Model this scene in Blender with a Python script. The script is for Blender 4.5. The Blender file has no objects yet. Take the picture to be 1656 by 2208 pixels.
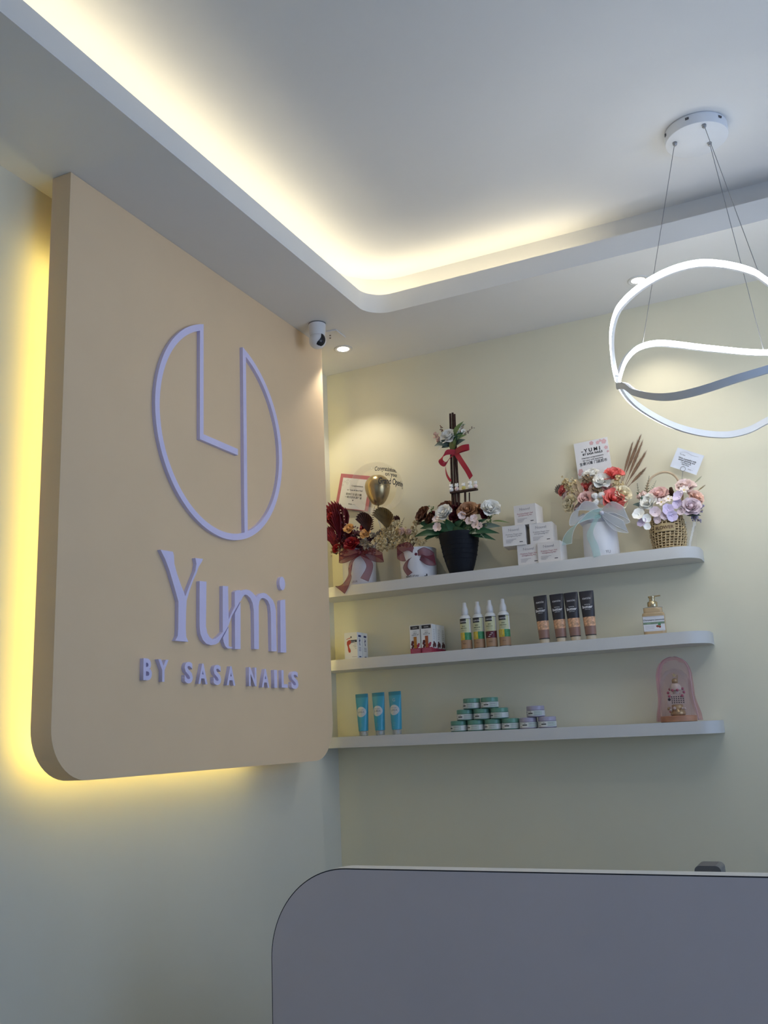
import bpy, math, random
from mathutils import Vector, Matrix
random.seed(7)
PI = math.pi
col = bpy.context.scene.collection

# ------------------------------------------------------------------ camera
EYE = 1.40                                  # camera height above the floor (m)
F = 2060.9                                  # focal length in pixels of the 1656x2208 frame
CR = (0.9009, 0.4319, -0.0428)              # camera right / down / forward in world axes
CD = (-0.1361, 0.1877, -0.9728)
CF = (-0.4121, 0.8822, 0.2279)
cam = bpy.data.cameras.new('camera')
cam_o = bpy.data.objects.new('camera', cam)
col.objects.link(cam_o)
cam.sensor_fit = 'VERTICAL'
cam.sensor_height = 36.0
cam.lens = F / 2208 * 36.0
cam.clip_start = 0.05
fwd = Vector(CF).normalized()
right = (Vector(CR) - fwd * fwd.dot(Vector(CR))).normalized()
up = right.cross(fwd)
cam_o.matrix_world = Matrix(((right.x, up.x, -fwd.x, 0), (right.y, up.y, -fwd.y, 0), (right.z, up.z, -fwd.z, EYE), (0, 0, 0, 1)))
bpy.context.scene.camera = cam_o

# ------------------------------------------------------------------ light and exposure
vs = bpy.context.scene.view_settings
vs.view_transform = 'Standard'
vs.look = 'None'
vs.exposure = 0.0
vs.gamma = 1.0
vs.use_curve_mapping = False
world = bpy.data.worlds.new('sky_light')
bpy.context.scene.world = world
world.use_nodes = True
wb = world.node_tree.nodes['Background']
wb.inputs['Color'].default_value = (0.55, 0.70, 1.0, 1)
wb.inputs['Strength'].default_value = 0.25


def area(name, loc, rot, sx, sy, power, color):
    l = bpy.data.lights.new(name, 'AREA')
    l.shape = 'RECTANGLE'
    l.size = sx
    l.size_y = sy
    l.energy = power
    l.color = color
    o = bpy.data.objects.new(name, l)
    o.location = loc
    o.rotation_euler = rot
    col.objects.link(o)
    return o


# daylight entering by the shop windows (right-hand wall, and the glazed front behind the camera)
area('daylight_window', (2.34, 2.0, 1.85), (0, math.radians(106), 0), 1.8, 2.6, 43, (0.42, 0.61, 1.0))
area('daylight_shopfront', (0.3, -2.92, 1.45), (math.radians(90), 0, 0), 3.8, 2.5, 9, (0.42, 0.61, 1.0))
LED_COL = (1.0, 0.88, 0.60)
LED_COL_SIGN = (1.0, 0.86, 0.30)
LED_COVE = 13.0
LED_SIGN = 18.0
LED_PENDANT = 31.0
SPOT_W = 10.5

# ------------------------------------------------------------------ materials
MATS = {}


def mat(name, c, rough=0.6, metal=0.0, alpha=1.0, var=0.06, scale=18.0, bump=0.0, spec=0.5, emit=None, estr=0.0, trans=0.0, ior=1.45, sheen=0.0, coat=0.0):
    if name in MATS:
        return MATS[name]
    m = bpy.data.materials.new(name)
    m.use_nodes = True
    nt = m.node_tree
    b = nt.nodes['Principled BSDF']
    b.inputs['Roughness'].default_value = rough
    b.inputs['Metallic'].default_value = metal
    b.inputs['Alpha'].default_value = alpha
    b.inputs['Specular IOR Level'].default_value = spec
    b.inputs['Transmission Weight'].default_value = trans
    b.inputs['IOR'].default_value = ior
    b.inputs['Sheen Weight'].default_value = sheen
    b.inputs['Coat Weight'].default_value = coat
    tc = nt.nodes.new('ShaderNodeTexCoord')
    nz = nt.nodes.new('ShaderNodeTexNoise')
    nz.inputs['Scale'].default_value = scale
    nz.inputs['Detail'].default_value = 3.0
    nt.links.new(tc.outputs['Object'], nz.inputs['Vector'])
    rp = nt.nodes.new('ShaderNodeValToRGB')
    rp.color_ramp.elements[0].position = 0.3
    rp.color_ramp.elements[1].position = 0.7
    rp.color_ramp.elements[0].color = tuple(max(0, x * (1 - var)) for x in c) + (1,)
    rp.color_ramp.elements[1].color = tuple(min(1, x * (1 + var)) for x in c) + (1,)
    nt.links.new(nz.outputs['Fac'], rp.inputs['Fac'])
    nt.links.new(rp.outputs['Color'], b.inputs['Base Color'])
    if bump:
        bp = nt.nodes.new('ShaderNodeBump')
        bp.inputs['Strength'].default_value = bump
        bp.inputs['Distance'].default_value = 0.01
        n2 = nt.nodes.new('ShaderNodeTexNoise')
        n2.inputs['Scale'].default_value = scale * 8
        nt.links.new(tc.outputs['Object'], n2.inputs['Vector'])
        nt.links.new(n2.outputs['Fac'], bp.inputs['Height'])
        nt.links.new(bp.outputs['Normal'], b.inputs['Normal'])
    if emit:
        b.inputs['Emission Color'].default_value = tuple(emit) + (1,)
        b.inputs['Emission Strength'].default_value = estr
    MATS[name] = m
    return m


def film(name, c, alpha, rough=0.08, edge=0.45, tint=0.35):
    """thin clear or tinted film: see-through with a mirror-like sheen"""
    if name in MATS:
        return MATS[name]
    m = bpy.data.materials.new(name)
    m.use_nodes = True
    nt = m.node_tree
    nt.nodes.clear()
    out = nt.nodes.new('ShaderNodeOutputMaterial')
    tr = nt.nodes.new('ShaderNodeBsdfTransparent')
    tr.inputs['Color'].default_value = tuple(1 - (1 - x) * tint for x in c) + (1,)
    pb = nt.nodes.new('ShaderNodeBsdfPrincipled')
    pb.inputs['Base Color'].default_value = tuple(c) + (1,)
    pb.inputs['Roughness'].default_value = rough
    pb.inputs['Specular IOR Level'].default_value = 0.9
    lw = nt.nodes.new('ShaderNodeLayerWeight')
    lw.inputs['Blend'].default_value = 0.25
    nz = nt.nodes.new('ShaderNodeTexNoise')
    nz.inputs['Scale'].default_value = 30
    mp = nt.nodes.new('ShaderNodeMath')
    mp.operation = 'MULTIPLY_ADD'
    mp.inputs[1].default_value = edge
    mp.inputs[2].default_value = alpha
    nt.links.new(lw.outputs['Fresnel'], mp.inputs[0])
    mx = nt.nodes.new('ShaderNodeMixShader')
    nt.links.new(mp.outputs[0], mx.inputs['Fac'])
    nt.links.new(tr.outputs[0], mx.inputs[1])
    nt.links.new(pb.outputs[0], mx.inputs[2])
    nt.links.new(mx.outputs[0], out.inputs['Surface'])
    MATS[name] = m
    return m


def glow(name, c, s):
    if name in MATS:
        return MATS[name]
    m = bpy.data.materials.new(name)
    m.use_nodes = True
    nt = m.node_tree
    nt.nodes.clear()
    out = nt.nodes.new('ShaderNodeOutputMaterial')
    e = nt.nodes.new('ShaderNodeEmission')
    e.inputs['Color'].default_value = tuple(c) + (1,)
    e.inputs['Strength'].default_value = s
    nt.links.new(e.outputs[0], out.inputs['Surface'])
    MATS[name] = m
    return m


WALL = mat('cream_wall_paint', (0.82, 0.77, 0.585), 0.85, var=0.015, scale=3, bump=0.04)
WALLL = mat('pale_wall_paint', (0.75, 0.725, 0.61), 0.85, var=0.015, scale=3, bump=0.04)
WHITE = mat('white_ceiling_paint', (0.80, 0.79, 0.77), 0.85, var=0.012, scale=3, bump=0.03)
SHELF = mat('white_shelf_board', (0.66, 0.65, 0.625), 0.5, var=0.015, scale=5)
BEIGE = mat('beige_sign_board', (0.86, 0.64, 0.405), 0.75, var=0.015, scale=4)
LAV = mat('pale_lavender_letter', (0.77, 0.72, 1.0), 0.55, var=0.015)
GREYLAM = mat('grey_lavender_laminate', (0.76, 0.68, 0.68), 0.45, var=0.02, scale=4)
BLACK = mat('black_plastic', (0.015, 0.015, 0.017), 0.35)
INK = mat('black_ink', (0.03, 0.03, 0.035), 0.7)
GREYINK = mat('grey_ink', (0.33, 0.31, 0.33), 0.8)
WPLAST = mat('white_plastic', (0.82, 0.82, 0.83), 0.35, var=0.01)
PAPER = mat('white_paper', (0.80, 0.79, 0.79), 0.75, var=0.02)


# ------------------------------------------------------------------ mesh helpers
def X3(a):
    return Vector(a)


class MB:
    def __init__(self):
        self.v = []
        self.f = []
        self.m = []
        self.mats = []
        self.cur = 0

    def use(self, m):
        if m not in self.mats:
            self.mats.append(m)
        self.cur = self.mats.index(m)
        return self

    def add(self, vs_, fs, T=None):
        o = len(self.v)
        for p in vs_:
            p = Vector(p)
            self.v.append(T @ p if T is not None else p)
        for f in fs:
            self.f.append(tuple(i + o for i in f))
            self.m.append(self.cur)

    def box(self, x0, x1, y0, y1, z0, z1, T=None):
        self.add([(x0, y0, z0), (x1, y0, z0), (x1, y1, z0), (x0, y1, z0), (x0, y0, z1), (x1, y0, z1), (x1, y1, z1), (x0, y1, z1)],
                 [(0, 3, 2, 1), (4, 5, 6, 7), (0, 1, 5, 4), (1, 2, 6, 5), (2, 3, 7, 6), (3, 0, 4, 7)], T)

    def prism(self, poly, a0, a1, axis='z', T=None):
        """extrude a 2-D polygon; axis z: (x,y); axis y: (x,z); axis x: (y,z)"""
        n = len(poly)
        ar = sum(poly[i][0] * poly[(i + 1) % n][1] - poly[(i + 1) % n][0] * poly[i][1] for i in range(n))
        if ar < 0:
            poly = poly[::-1]

        def q(p, a):
            return {'z': (p[0], p[1], a), 'y': (p[0], a, p[1]), 'x': (a, p[0], p[1])}[axis]
        vs_ = [q(p, a0) for p in poly] + [q(p, a1) for p in poly]
        fs = [tuple(range(n))[::-1], tuple(range(n, 2 * n))] + [(i, (i + 1) % n, n + (i + 1) % n, n + i) for i in range(n)]
        if axis == 'y':
            fs = [f[::-1] for f in fs]
        self.add(vs_, fs, T)

    def lathe(self, prof, n=24, T=None, cap=True):
        """prof: (radius, z) from bottom to top"""
        vs_ = []
        for r, z in prof:
            for k in range(n):
                a = 2 * PI * k / n
                vs_.append((r * math.cos(a), r * math.sin(a), z))
        fs = []
        for i in range(len(prof) - 1):
            for k in range(n):
                k2 = (k + 1) % n
                fs.append((i * n + k, i * n + k2, (i + 1) * n + k2, (i + 1) * n + k))
        if cap:
            fs.append(tuple(range(n))[::-1])
            fs.append(tuple(range((len(prof) - 1) * n, len(prof) * n)))
        self.add(vs_, fs, T)

    def tube(self, path, rad, n=8, closed=False, T=None, cap=True):
        path = [Vector(p) for p in path]
        N = len(path)
        if not hasattr(rad, '__len__'):
            rad = [rad] * N
        vs_ = []
        nrm = None
        for i, p in enumerate(path):
            if closed:
                t = path[(i + 1) % N] - path[i - 1]
            else:
                t = path[min(i + 1, N - 1)] - path[max(i - 1, 0)]
            t = t.normalized() if t.length > 1e-9 else Vector((0, 0, 1))
            if nrm is None:
                ref = Vector((0, 0, 1)) if abs(t.z) < 0.9 else Vector((1, 0, 0))
                nrm = (ref - t * ref.dot(t)).normalized()
            else:
                nrm = (nrm - t * nrm.dot(t)).normalized()
            bn = t.cross(nrm)
            for k in range(n):
                a = 2 * PI * k / n
                vs_.append(p + (nrm * math.cos(a) + bn * math.sin(a)) * rad[i])
        fs = []
        for i in range(N if closed else N - 1):
            j = (i + 1) % N
            for k in range(n):
                k2 = (k + 1) % n
                fs.append((i * n + k, i * n + k2, j * n + k2, j * n + k))
        if not closed and cap:
            fs.append(tuple(range(n))[::-1])
            fs.append(tuple(range((N - 1) * n, N * n)))
        self.add(vs_, fs, T)

    def ball(self, c, r, n=12, m=8, T=None):
        if not hasattr(r, '__len__'):
            r = (r, r, r)
        vs_ = [(c[0], c[1], c[2] - r[2])]
        for i in range(1, m):
            ph = -PI / 2 + PI * i / m
            for k in range(n):
                a = 2 * PI * k / n
                vs_.append((c[0] + r[0] * math.cos(ph) * math.cos(a), c[1] + r[1] * math.cos(ph) * math.sin(a), c[2] + r[2] * math.sin(ph)))
        vs_.append((c[0], c[1], c[2] + r[2]))
        L = len(vs_) - 1
        fs = [(0, 1 + (k + 1) % n, 1 + k) for k in range(n)]
        for i in range(m - 2):
            for k in range(n):
                k2 = (k + 1) % n
                fs.append((1 + i * n + k, 1 + i * n + k2, 1 + (i + 1) * n + k2, 1 + (i + 1) * n + k))
        fs += [(L, 1 + (m - 2) * n + k, 1 + (m - 2) * n + (k + 1) % n) for k in range(n)]
        self.add(vs_, fs, T)

    def grid(self, fn, nu, nv, T=None):
        vs_ = [fn(i / nu, j / nv) for j in range(nv + 1) for i in range(nu + 1)]
        fs = [(j * (nu + 1) + i, j * (nu + 1) + i + 1, (j + 1) * (nu + 1) + i + 1, (j + 1) * (nu + 1) + i) for j in range(nv) for i in range(nu)]
        self.add(vs_, fs, T)

    def build(self, name, m=None, parent=None, smooth=False, loc=None, angle=None):
        me = bpy.data.meshes.new(name)
        me.from_pydata([tuple(p) for p in self.v], [], self.f)
        if m is not None:
            self.mats = [m]
            self.m = [0] * len(self.f)
        for mm in self.mats:
            me.materials.append(mm)
        me.polygons.foreach_set('material_index', self.m)
        if smooth:
            me.polygons.foreach_set('use_smooth', [True] * len(me.polygons))
            if angle:
                try:
                    me.set_sharp_from_angle(angle=math.radians(angle))
                except Exception:
                    pass
        me.update()
        o = bpy.data.objects.new(name, me)
        col.objects.link(o)
        if parent is not None:
            o.parent = parent
        if loc is not None:
            o.location = loc
        return o


def tag(o, label, cat, group=None):
    o['label'] = label
    o['category'] = cat
    if group:
        o['group'] = group
    return o


def struct(o, label=None):
    o['kind'] = 'structure'
    if label:
        o['label'] = label
    return o


def empty(name, loc, label, cat, group=None, rz=0.0):
    o = bpy.data.objects.new(name, None)
    o.empty_display_size = 0.05
    o.location = loc
    o.rotation_euler = (0, 0, rz)
    col.objects.link(o)
    return tag(o, label, cat, group)


def copy_tree(o, parent=None):
    c = o.copy()
    col.objects.link(c)
    c.parent = parent
    for ch in list(o.children):
        copy_tree(ch, c)
    return c


def ray(px, py):
    d = Vector(((px - 828) / F, (py - 1104) / F, 1.0))
    return Vector((CR[0] * d.x + CD[0] * d.y + CF[0] * d.z, CR[1] * d.x + CD[1] * d.y + CF[1] * d.z, CR[2] * d.x + CD[2] * d.y + CF[2] * d.z))


def atY(px, py, Y):
    r = ray(px, py)
    s = Y / r.y
    return Vector((r.x * s, Y, r.z * s + EYE))


def atX(px, py, X):
    r = ray(px, py)
    s = X / r.x
    return Vector((X, r.y * s, r.z * s + EYE))


TEXTCACHE = {}


def text_mesh(body, size, extrude=0.0004, bold=0.0, shear=0.0, spacing=1.0, align='CENTER', line=1.0):
    cu = bpy.data.curves.new('lettering', 'FONT')
    cu.body = body
    cu.size = size
    cu.extrude = extrude
    cu.offset = bold * size
    cu.shear = shear
    cu.space_character = spacing
    cu.space_line = line
    cu.align_x = align
    cu.align_y = 'CENTER'
    cu.resolution_u = 4
    o = bpy.data.objects.new('lettering', cu)
    col.objects.link(o)
    dg = bpy.context.evaluated_depsgraph_get()
    dg.update()
    me = bpy.data.meshes.new_from_object(o.evaluated_get(dg))
    bpy.data.objects.remove(o)
    bpy.data.curves.remove(cu)
    return me


def text(body, size, m, parent, loc, name='lettering', rot=(PI / 2, 0, 0), bend=None, **kw):
    me = text_mesh(body, size, **kw)
    if bend:
        for v in me.vertices:      # wrap round a vertical cylinder of this radius
            a = v.co.x / bend
            r = bend + v.co.z
            v.co = Vector((r * math.sin(a), v.co.y, r * math.cos(a) - bend))
    me.materials.clear()
    me.materials.append(m)
    o = bpy.data.objects.new(name, me)
    col.objects.link(o)
    o.parent = parent
    o.location = loc
    o.rotation_euler = rot
    return o


def spline(pts, n):
    """Catmull-Rom through points, n samples per span"""
    P_ = [Vector(p) for p in pts]
    out = []
    for i in range(len(P_) - 1):
        a = P_[max(i - 1, 0)]
        b = P_[i]
        c = P_[i + 1]
        d = P_[min(i + 2, len(P_) - 1)]
        for k in range(n):
            t = k / n
            out.append(0.5 * ((2 * b) + (c - a) * t + (2 * a - 5 * b + 4 * c - d) * t * t + (3 * b - a - 3 * c + d) * t ** 3))
    out.append(P_[-1])
    return out


def frame_to(pos, axis, spin=0.0, s=1.0):
    axis = Vector(axis).normalized()
    q = Vector((0, 0, 1)).rotation_difference(axis).to_matrix().to_4x4()
    return Matrix.Translation(Vector(pos)) @ q @ Matrix.Rotation(spin, 4, 'Z') @ Matrix.Scale(s, 4)


# ------------------------------------------------------------------ room shell
XW, YB = -2.154, 4.0                        # left wall, back wall
XR, YF_ = 2.4, -3.0                         # right wall, shop front
ZS = EYE + 1.778                            # underside of the dropped ceiling border
ZL = EYE + 1.863                            # top of its lip
ZC = EYE + 2.0                              # ceiling
XF, YF = -1.655, 3.488                      # inner edge of the border
GAP = 0.13                                  # width of the light trough

b = MB()
b.box(XW - 0.15, XR + 0.15, YF_ - 0.15, YB + 0.15, -0.1, 0)
struct(b.build('floor', mat('grey_floor_tile', (0.20, 0.19, 0.18), 0.4, var=0.08, scale=4)), 'grey tiled shop floor')  # unseen floor, darkened to hold down the light bounced upwards
b = MB()
b.box(XW - 0.15, XR + 0.15, YF_ - 0.15, YB + 0.15, ZC, ZC + 0.1)
struct(b.build('ceiling', WHITE), 'smooth white ceiling above the light trough')
b = MB()
b.box(XW - 0.15, XW, YF_ - 0.15, YB + 0.15, 0, ZC)
struct(b.build('wall_left', WALLL), 'pale wall behind the sign board')
b = MB()
b.box(XW, XR, YB, YB + 0.15, 0, ZC)
struct(b.build('wall_back', WALL), 'cream wall carrying the three shelves')
b = MB()                                     # right wall with a window opening
b.box(XR, XR + 0.15, YF_ - 0.15, 0.6, 0, ZC)
b.box(XR, XR + 0.15, 3.4, YB + 0.15, 0, ZC)
b.box(XR, XR + 0.15, 0.6, 3.4, 0, 0.9)
b.box(XR, XR + 0.15, 0.6, 3.4, 2.8, ZC)
struct(b.build('wall_right', WALL))
b = MB()                                     # front wall with glazed opening
b.box(XW, -1.7, YF_ - 0.15, YF_, 0, ZC)
b.box(2.2, XR, YF_ - 0.15, YF_, 0, ZC)
b.box(-1.7, 2.2, YF_ - 0.15, YF_, 2.75, ZC)
b.box(-1.7, 2.2, YF_ - 0.15, YF_, 0, 0.12)
struct(b.build('wall_front', WALL))
FRAME = mat('dark_window_frame', (0.08, 0.08, 0.09), 0.4)
GLASS = film('window_glass', (0.9, 0.95, 1.0), 0.03)
for nm, (u0, u1, z0, z1, ax) in {'window_1': (0.6, 3.4, 0.9, 2.8, 'x'), 'window_2': (-1.7, 2.2, 0.12, 2.75, 'y')}.items():
    b = MB()
    p0 = (XR + 0.05) if ax == 'x' else (YF_ - 0.1)
    for k in range(5):
        u = u0 + (u1 - u0) * k / 4
        ua, ub = max(u0, u - 0.03), min(u1, u + 0.03)
        b.box(*((p0, p0 + 0.05, ua, ub) if ax == 'x' else (ua, ub, p0, p0 + 0.05)), z0, z1)
    for z in (z0, z1 - 0.06):
        b.box(*((p0, p0 + 0.05, u0, u1) if ax == 'x' else (u0, u1, p0, p0 + 0.05)), z, z + 0.06)
    w = struct(b.build(nm, FRAME))
    for k in range(4):
        a0 = u0 + (u1 - u0) * k / 4 + 0.03
        a1 = u0 + (u1 - u0) * (k + 1) / 4 - 0.03
        b = MB()
        b.box(*((p0 + 0.02, p0 + 0.026, a0, a1) if ax == 'x' else (a0, a1, p0 + 0.02, p0 + 0.026)), z0 + 0.06, z1 - 0.06)
        b.build('pane', GLASS, w)

# dropped border with light trough ------------------------------------------------
RC = 0.11


def inner_line(off, n=14):
    """inner edge of the border, moved outwards by off, from the front along the left then along the back"""
    r = RC + off
    cx, cy = XF + RC, YF - RC
    pts = [(XF - off, YF_)]
    for k in range(n + 1):
        a = PI - (PI / 2) * k / n
        pts.append((cx + r * math.cos(a), cy + r * math.sin(a)))
    pts.append((XR, YF + off))
    return pts


b = MB()


def band(pa, pb, z0, z1, T=None):
    """solid between two matching open lines, z0..z1"""
    n = len(pa)
    vs_ = [(p[0], p[1], z0) for p in pa] + [(p[0], p[1], z0) for p in pb] + [(p[0], p[1], z1) for p in pa] + [(p[0], p[1], z1) for p in pb]
    fs = []
    for i in range(n - 1):
        fs += [(i, i + 1, n + i + 1, n + i)[::1], (2 * n + i, 3 * n + i, 3 * n + i + 1, 2 * n + i + 1), (i, 2 * n + i, 2 * n + i + 1, i + 1), (n + i, n + i + 1, 3 * n + i + 1, 3 * n + i)]
    b.add(vs_, fs)


L0, L1, L2 = inner_line(0), inner_line(0.018), inner_line(GAP)
outer = [(XW, YF_)] + [(XW, YB)] * (len(L0) - 2) + [(XR, YB)]
# corner fan for the flat underside: outer points follow the wall
outer = []
for i, p in enumerate(L0):
    if i == 0:
        outer.append((XW, YF_))
    elif i == len(L0) - 1:
        outer.append((XR, YB))
    else:
        k = (i - 1) / (len(L0) - 3)
        outer.append((XW, YF - RC + (YB - YF + RC) * min(1, 2 * k)) if k <= 0.5 else (XW + (XF + RC - XW) * (2 * k - 1), YB))
band(L0, outer, ZS, ZS + 0.02)
band(L0, L1, ZS + 0.02, ZL)
band(L2, outer, ZS + 0.02, ZC)
struct(b.build('trim_1', WHITE, smooth=True, angle=25), 'white dropped ceiling border with rounded corner and light trough')

# LED tape in the trough
b = MB()
la, lb = inner_line(0.085), inner_line(0.095)
xe = -0.72
la = la[:-1] + [(xe, YF + 0.085)]
lb = lb[:-1] + [(xe, YF + 0.095)]
band(la, lb, ZS + 0.050, ZS + 0.060)
tag(b.build('led_tape', glow('warm_led_cove', LED_COL, LED_COVE)), 'warm white light tape hidden in the ceiling trough', 'light strip')

# ------------------------------------------------------------------ sign board
SX0, SX1 = -2.067, -1.991
SY0, SY1 = 2.037, 3.655
SZ0, SZ1 = EYE - 0.087, ZS - 0.001
sign = empty('sign_board', (SX0, (SY0 + SY1) / 2, SZ0), 'large beige backlit sign board with raised lavender logo and lettering', 'sign')


def rel(o):
    return -Vector(o.location)


R0 = 0.15
poly = [(SY0, SZ1), (SY1, SZ1)]
for k in range(13):
    a = -PI / 2 * k / 12
    poly.append((SY1 - R0 + R0 * math.cos(a), SZ0 + R0 + R0 * math.sin(a)))
for k in range(13):
    a = -PI / 2 - PI / 2 * k / 12
    poly.append((SY0 + R0 + R0 * math.cos(a), SZ0 + R0 + R0 * math.sin(a)))
T = Matrix.Translation(rel(sign))
b = MB()
b.prism(poly, SX0, SX1, 'x', T)
b.build('board', BEIGE, sign, smooth=True, angle=30)
for y, z in ((2.5, 2.9), (3.2, 2.9), (2.5, 1.7), (3.2, 1.7)):   # standoffs to the wall
    b = MB()
    b.box(XW + 0.0005, SX0, y - 0.02, y + 0.02, z - 0.02, z + 0.02, T)
    b.build('standoff', FRAME, sign)
b = MB()
b.use(glow('warm_led_sign', LED_COL_SIGN, LED_SIGN))
IN = 0.062
zt = SZ1 - 0.22
b.box(SX0 - 0.008, SX0 - 0.001, SY0 + IN, SY0 + IN + 0.01, SZ0 + IN, zt, T)
b.box(SX0 - 0.008, SX0 - 0.001, SY1 - IN - 0.01, SY1 - IN, SZ0 + IN + 0.12, zt + 0.06, T)
b.box(SX0 - 0.008, SX0 - 0.001, SY0 + IN + 0.012, SY1 - 0.42, SZ0 + IN, SZ0 + IN + 0.01, T)
o = b.build('backlight_tape', None, sign)
o['label'] = 'warm light tape on the back of the board'

LT = 0.0145                                   # letter thickness
LX = SX1 + LT


def onsign(px, py):
    p = atX(px, py, LX)
    return (p.y, p.z)


def letter(pts, name='letter', label=None):
    b = MB()
    b.prism(pts, SX1, LX, 'x', T)
    o = b.build(name, LAV, sign)
    if label:
        o['label'] = label
    return o


# round emblem: an open ring with an L-shaped hand and an upright bar
cy, cz, RO = 2.853, EYE + 1.135, 0.408
SW = 0.024


def arcpts(a0, a1, r, n=48):
    return [(cy + r * math.cos(math.radians(a0 + (a1 - a0) * k / n)), cz + r * math.sin(math.radians(a0 + (a1 - a0) * k / n))) for k in range(n + 1)]


ye = 2.7185                                   # right edge of the left bar
aL = math.degrees(math.acos((ye - cy) / RO))
yq = 2.9775                                   # left edge of the upright bar
ri = RO - SW


def zin(y, sgn=1):
    return cz + sgn * math.sqrt(ri ** 2 - (y - cy) ** 2)


ringp = arcpts(aL, 360 + math.degrees(math.acos((yq - cy) / RO)), RO, 90)
ringi = arcpts(360 + math.degrees(math.acos((yq - cy) / ri)), math.degrees(math.acos((ye - cy) / ri)), ri, 90)
letter(ringp + ringi, 'emblem_ring', 'open ring of the emblem')
zb = EYE + 1.066
letter([(ye - 0.022, zin(ye - 0.022)), (ye, zin(ye)), (ye, zb + 0.025), (2.938, zb + 0.025), (2.938, zb), (ye - 0.022, zb)], 'emblem_hand', 'angled hand inside the emblem')
letter([(yq, zin(yq)), (yq + 0.022, zin(yq + 0.022)), (yq + 0.022, zin(yq + 0.022, -1)), (yq, zin(yq, -1))], 'emblem_bar', 'upright bar of the emblem')


def c1(u, v):
    return onsign(330 + u / 9.2, 1170 + v / 9.2)


def c2(u, v):
    return onsign(470 + u / 10.35, 1230 + v / 10.35)


letter([c1(*p) for p in ((150, 140), (395, 180), (415, 250), (425, 420), (475, 610), (550, 830), (610, 975), (640, 1065), (730, 830), (840, 560), (862, 420), (850, 360), (838, 305), (990, 322), (972, 375), (905, 480), (862, 610), (800, 740), (725, 950), (668, 1150), (655, 1400), (650, 1700), (660, 1870), (700, 1968), (440, 1945), (490, 1850), (500, 1700), (505, 1170), (430, 900), (330, 560), (240, 320), (190, 220))])
letter([c1(925, 760), c1(1060, 775), c1(1050, 1650), c1(1075, 1790), c1(1120, 1870), c1(1180, 1920), c1(1240, 1905), c1(1310, 1850), c2(107, 1372), c2(107, 345), c2(226, 352), c2(240, 1090), c2(375, 800), c2(375, 480), c2(420, 440), c2(504, 440), c2(503, 690),
        c2(492, 695), c2(312, 1012), c2(227, 1252), c2(58, 1540), c1(1300, 1985), c1(1240, 2020), c1(1150, 2035), c1(1060, 2005), c1(990, 1930), c1(940, 1810), c1(922, 1650)])
letter([c2(*p) for p in ((236, 1262), (240, 1680), (270, 1705), (330, 1712), (310, 1738), (220, 1742), (165, 1690), (125, 1590), (112, 1500))], 'letter_tail')
letter([c2(*p) for p in ((503, 712), (505, 1755), (380, 1752), (378, 950))], 'letter_leg')
letter([c2(*p) for p in ((504, 462), (560, 435), (630, 425), (700, 440), (770, 490), (830, 560), (855, 592), (900, 545), (960, 510), (1020, 500), (1080, 520), (1160, 590), (1230, 670), (1270, 770), (1295, 900), (1310, 1805), (1195, 1800), (1180, 950), (1160, 780), (1110, 670), (1050, 625), (1000, 615), (960, 630), (925, 690), (910, 800), (915, 1757), (810, 1752), (800, 900), (775, 730), (720, 610), (650, 545), (605, 540), (560, 580), (504, 690))])
ii = letter([c2(*p) for p in ((1390, 690), (1420, 658), (1500, 650), (1525, 1832), (1400, 1827))])
dc = c2(1437, 290)
letter([(dc[0] + 0.0215 * math.cos(2 * PI * k / 24), dc[1] + 0.027 * math.sin(2 * PI * k / 24)) for k in range(24)], 'letter_dot')

# second line of block letters, fitted to their places on the board


def c3(u, v):
    return onsign(290 + u / 8.716, 1400 + v / 8.716)


def c4(u, v):
    return onsign(470 + u / 8.716, 1400 + v / 8.716)


for ch, fn, (u0, v0, u1, v1) in (('B', c3, (165, 180, 330, 578)), ('Y', c3, (445, 200, 640, 605)), ('S', c3, (943, 243, 1097, 637)), ('A', c3, (1200, 275, 1372, 648)), ('S', c3, (1487, 298, 1628, 667)),
                                 ('A', c4, (165, 325, 325, 675)), ('N', c4, (585, 345, 722, 690)), ('A', c4, (825, 375, 962, 715)), ('I', c4, (1060, 390, 1112, 722)), ('L', c4, (1200, 400, 1306, 718)), ('S', c4, (1383, 418, 1507, 742))):
    me = text_mesh(ch, 0.1, extrude=LT / 2, bold=0.03)
    xs = [v.co.x for v in me.vertices]
    ys = [v.co.y for v in me.vertices]
    ya, za = fn(u0, v1)
    yb, zb_ = fn(u1, v0)
    yb = max(yb, ya + 0.012)
    for v in me.vertices:
        v.co = Vector((v.co.z + LT / 2 + SX1, ya + (v.co.x - min(xs)) / (max(xs) - min(xs)) * (yb - ya), za + (v.co.y - min(ys)) / (max(ys) - min(ys)) * (zb_ - za))) - Vector(sign.location)
    me.materials.clear()
    me.materials.append(LAV)
    o = bpy.data.objects.new('letter', me)
    col.objects.link(o)
    o.parent = sign

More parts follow.
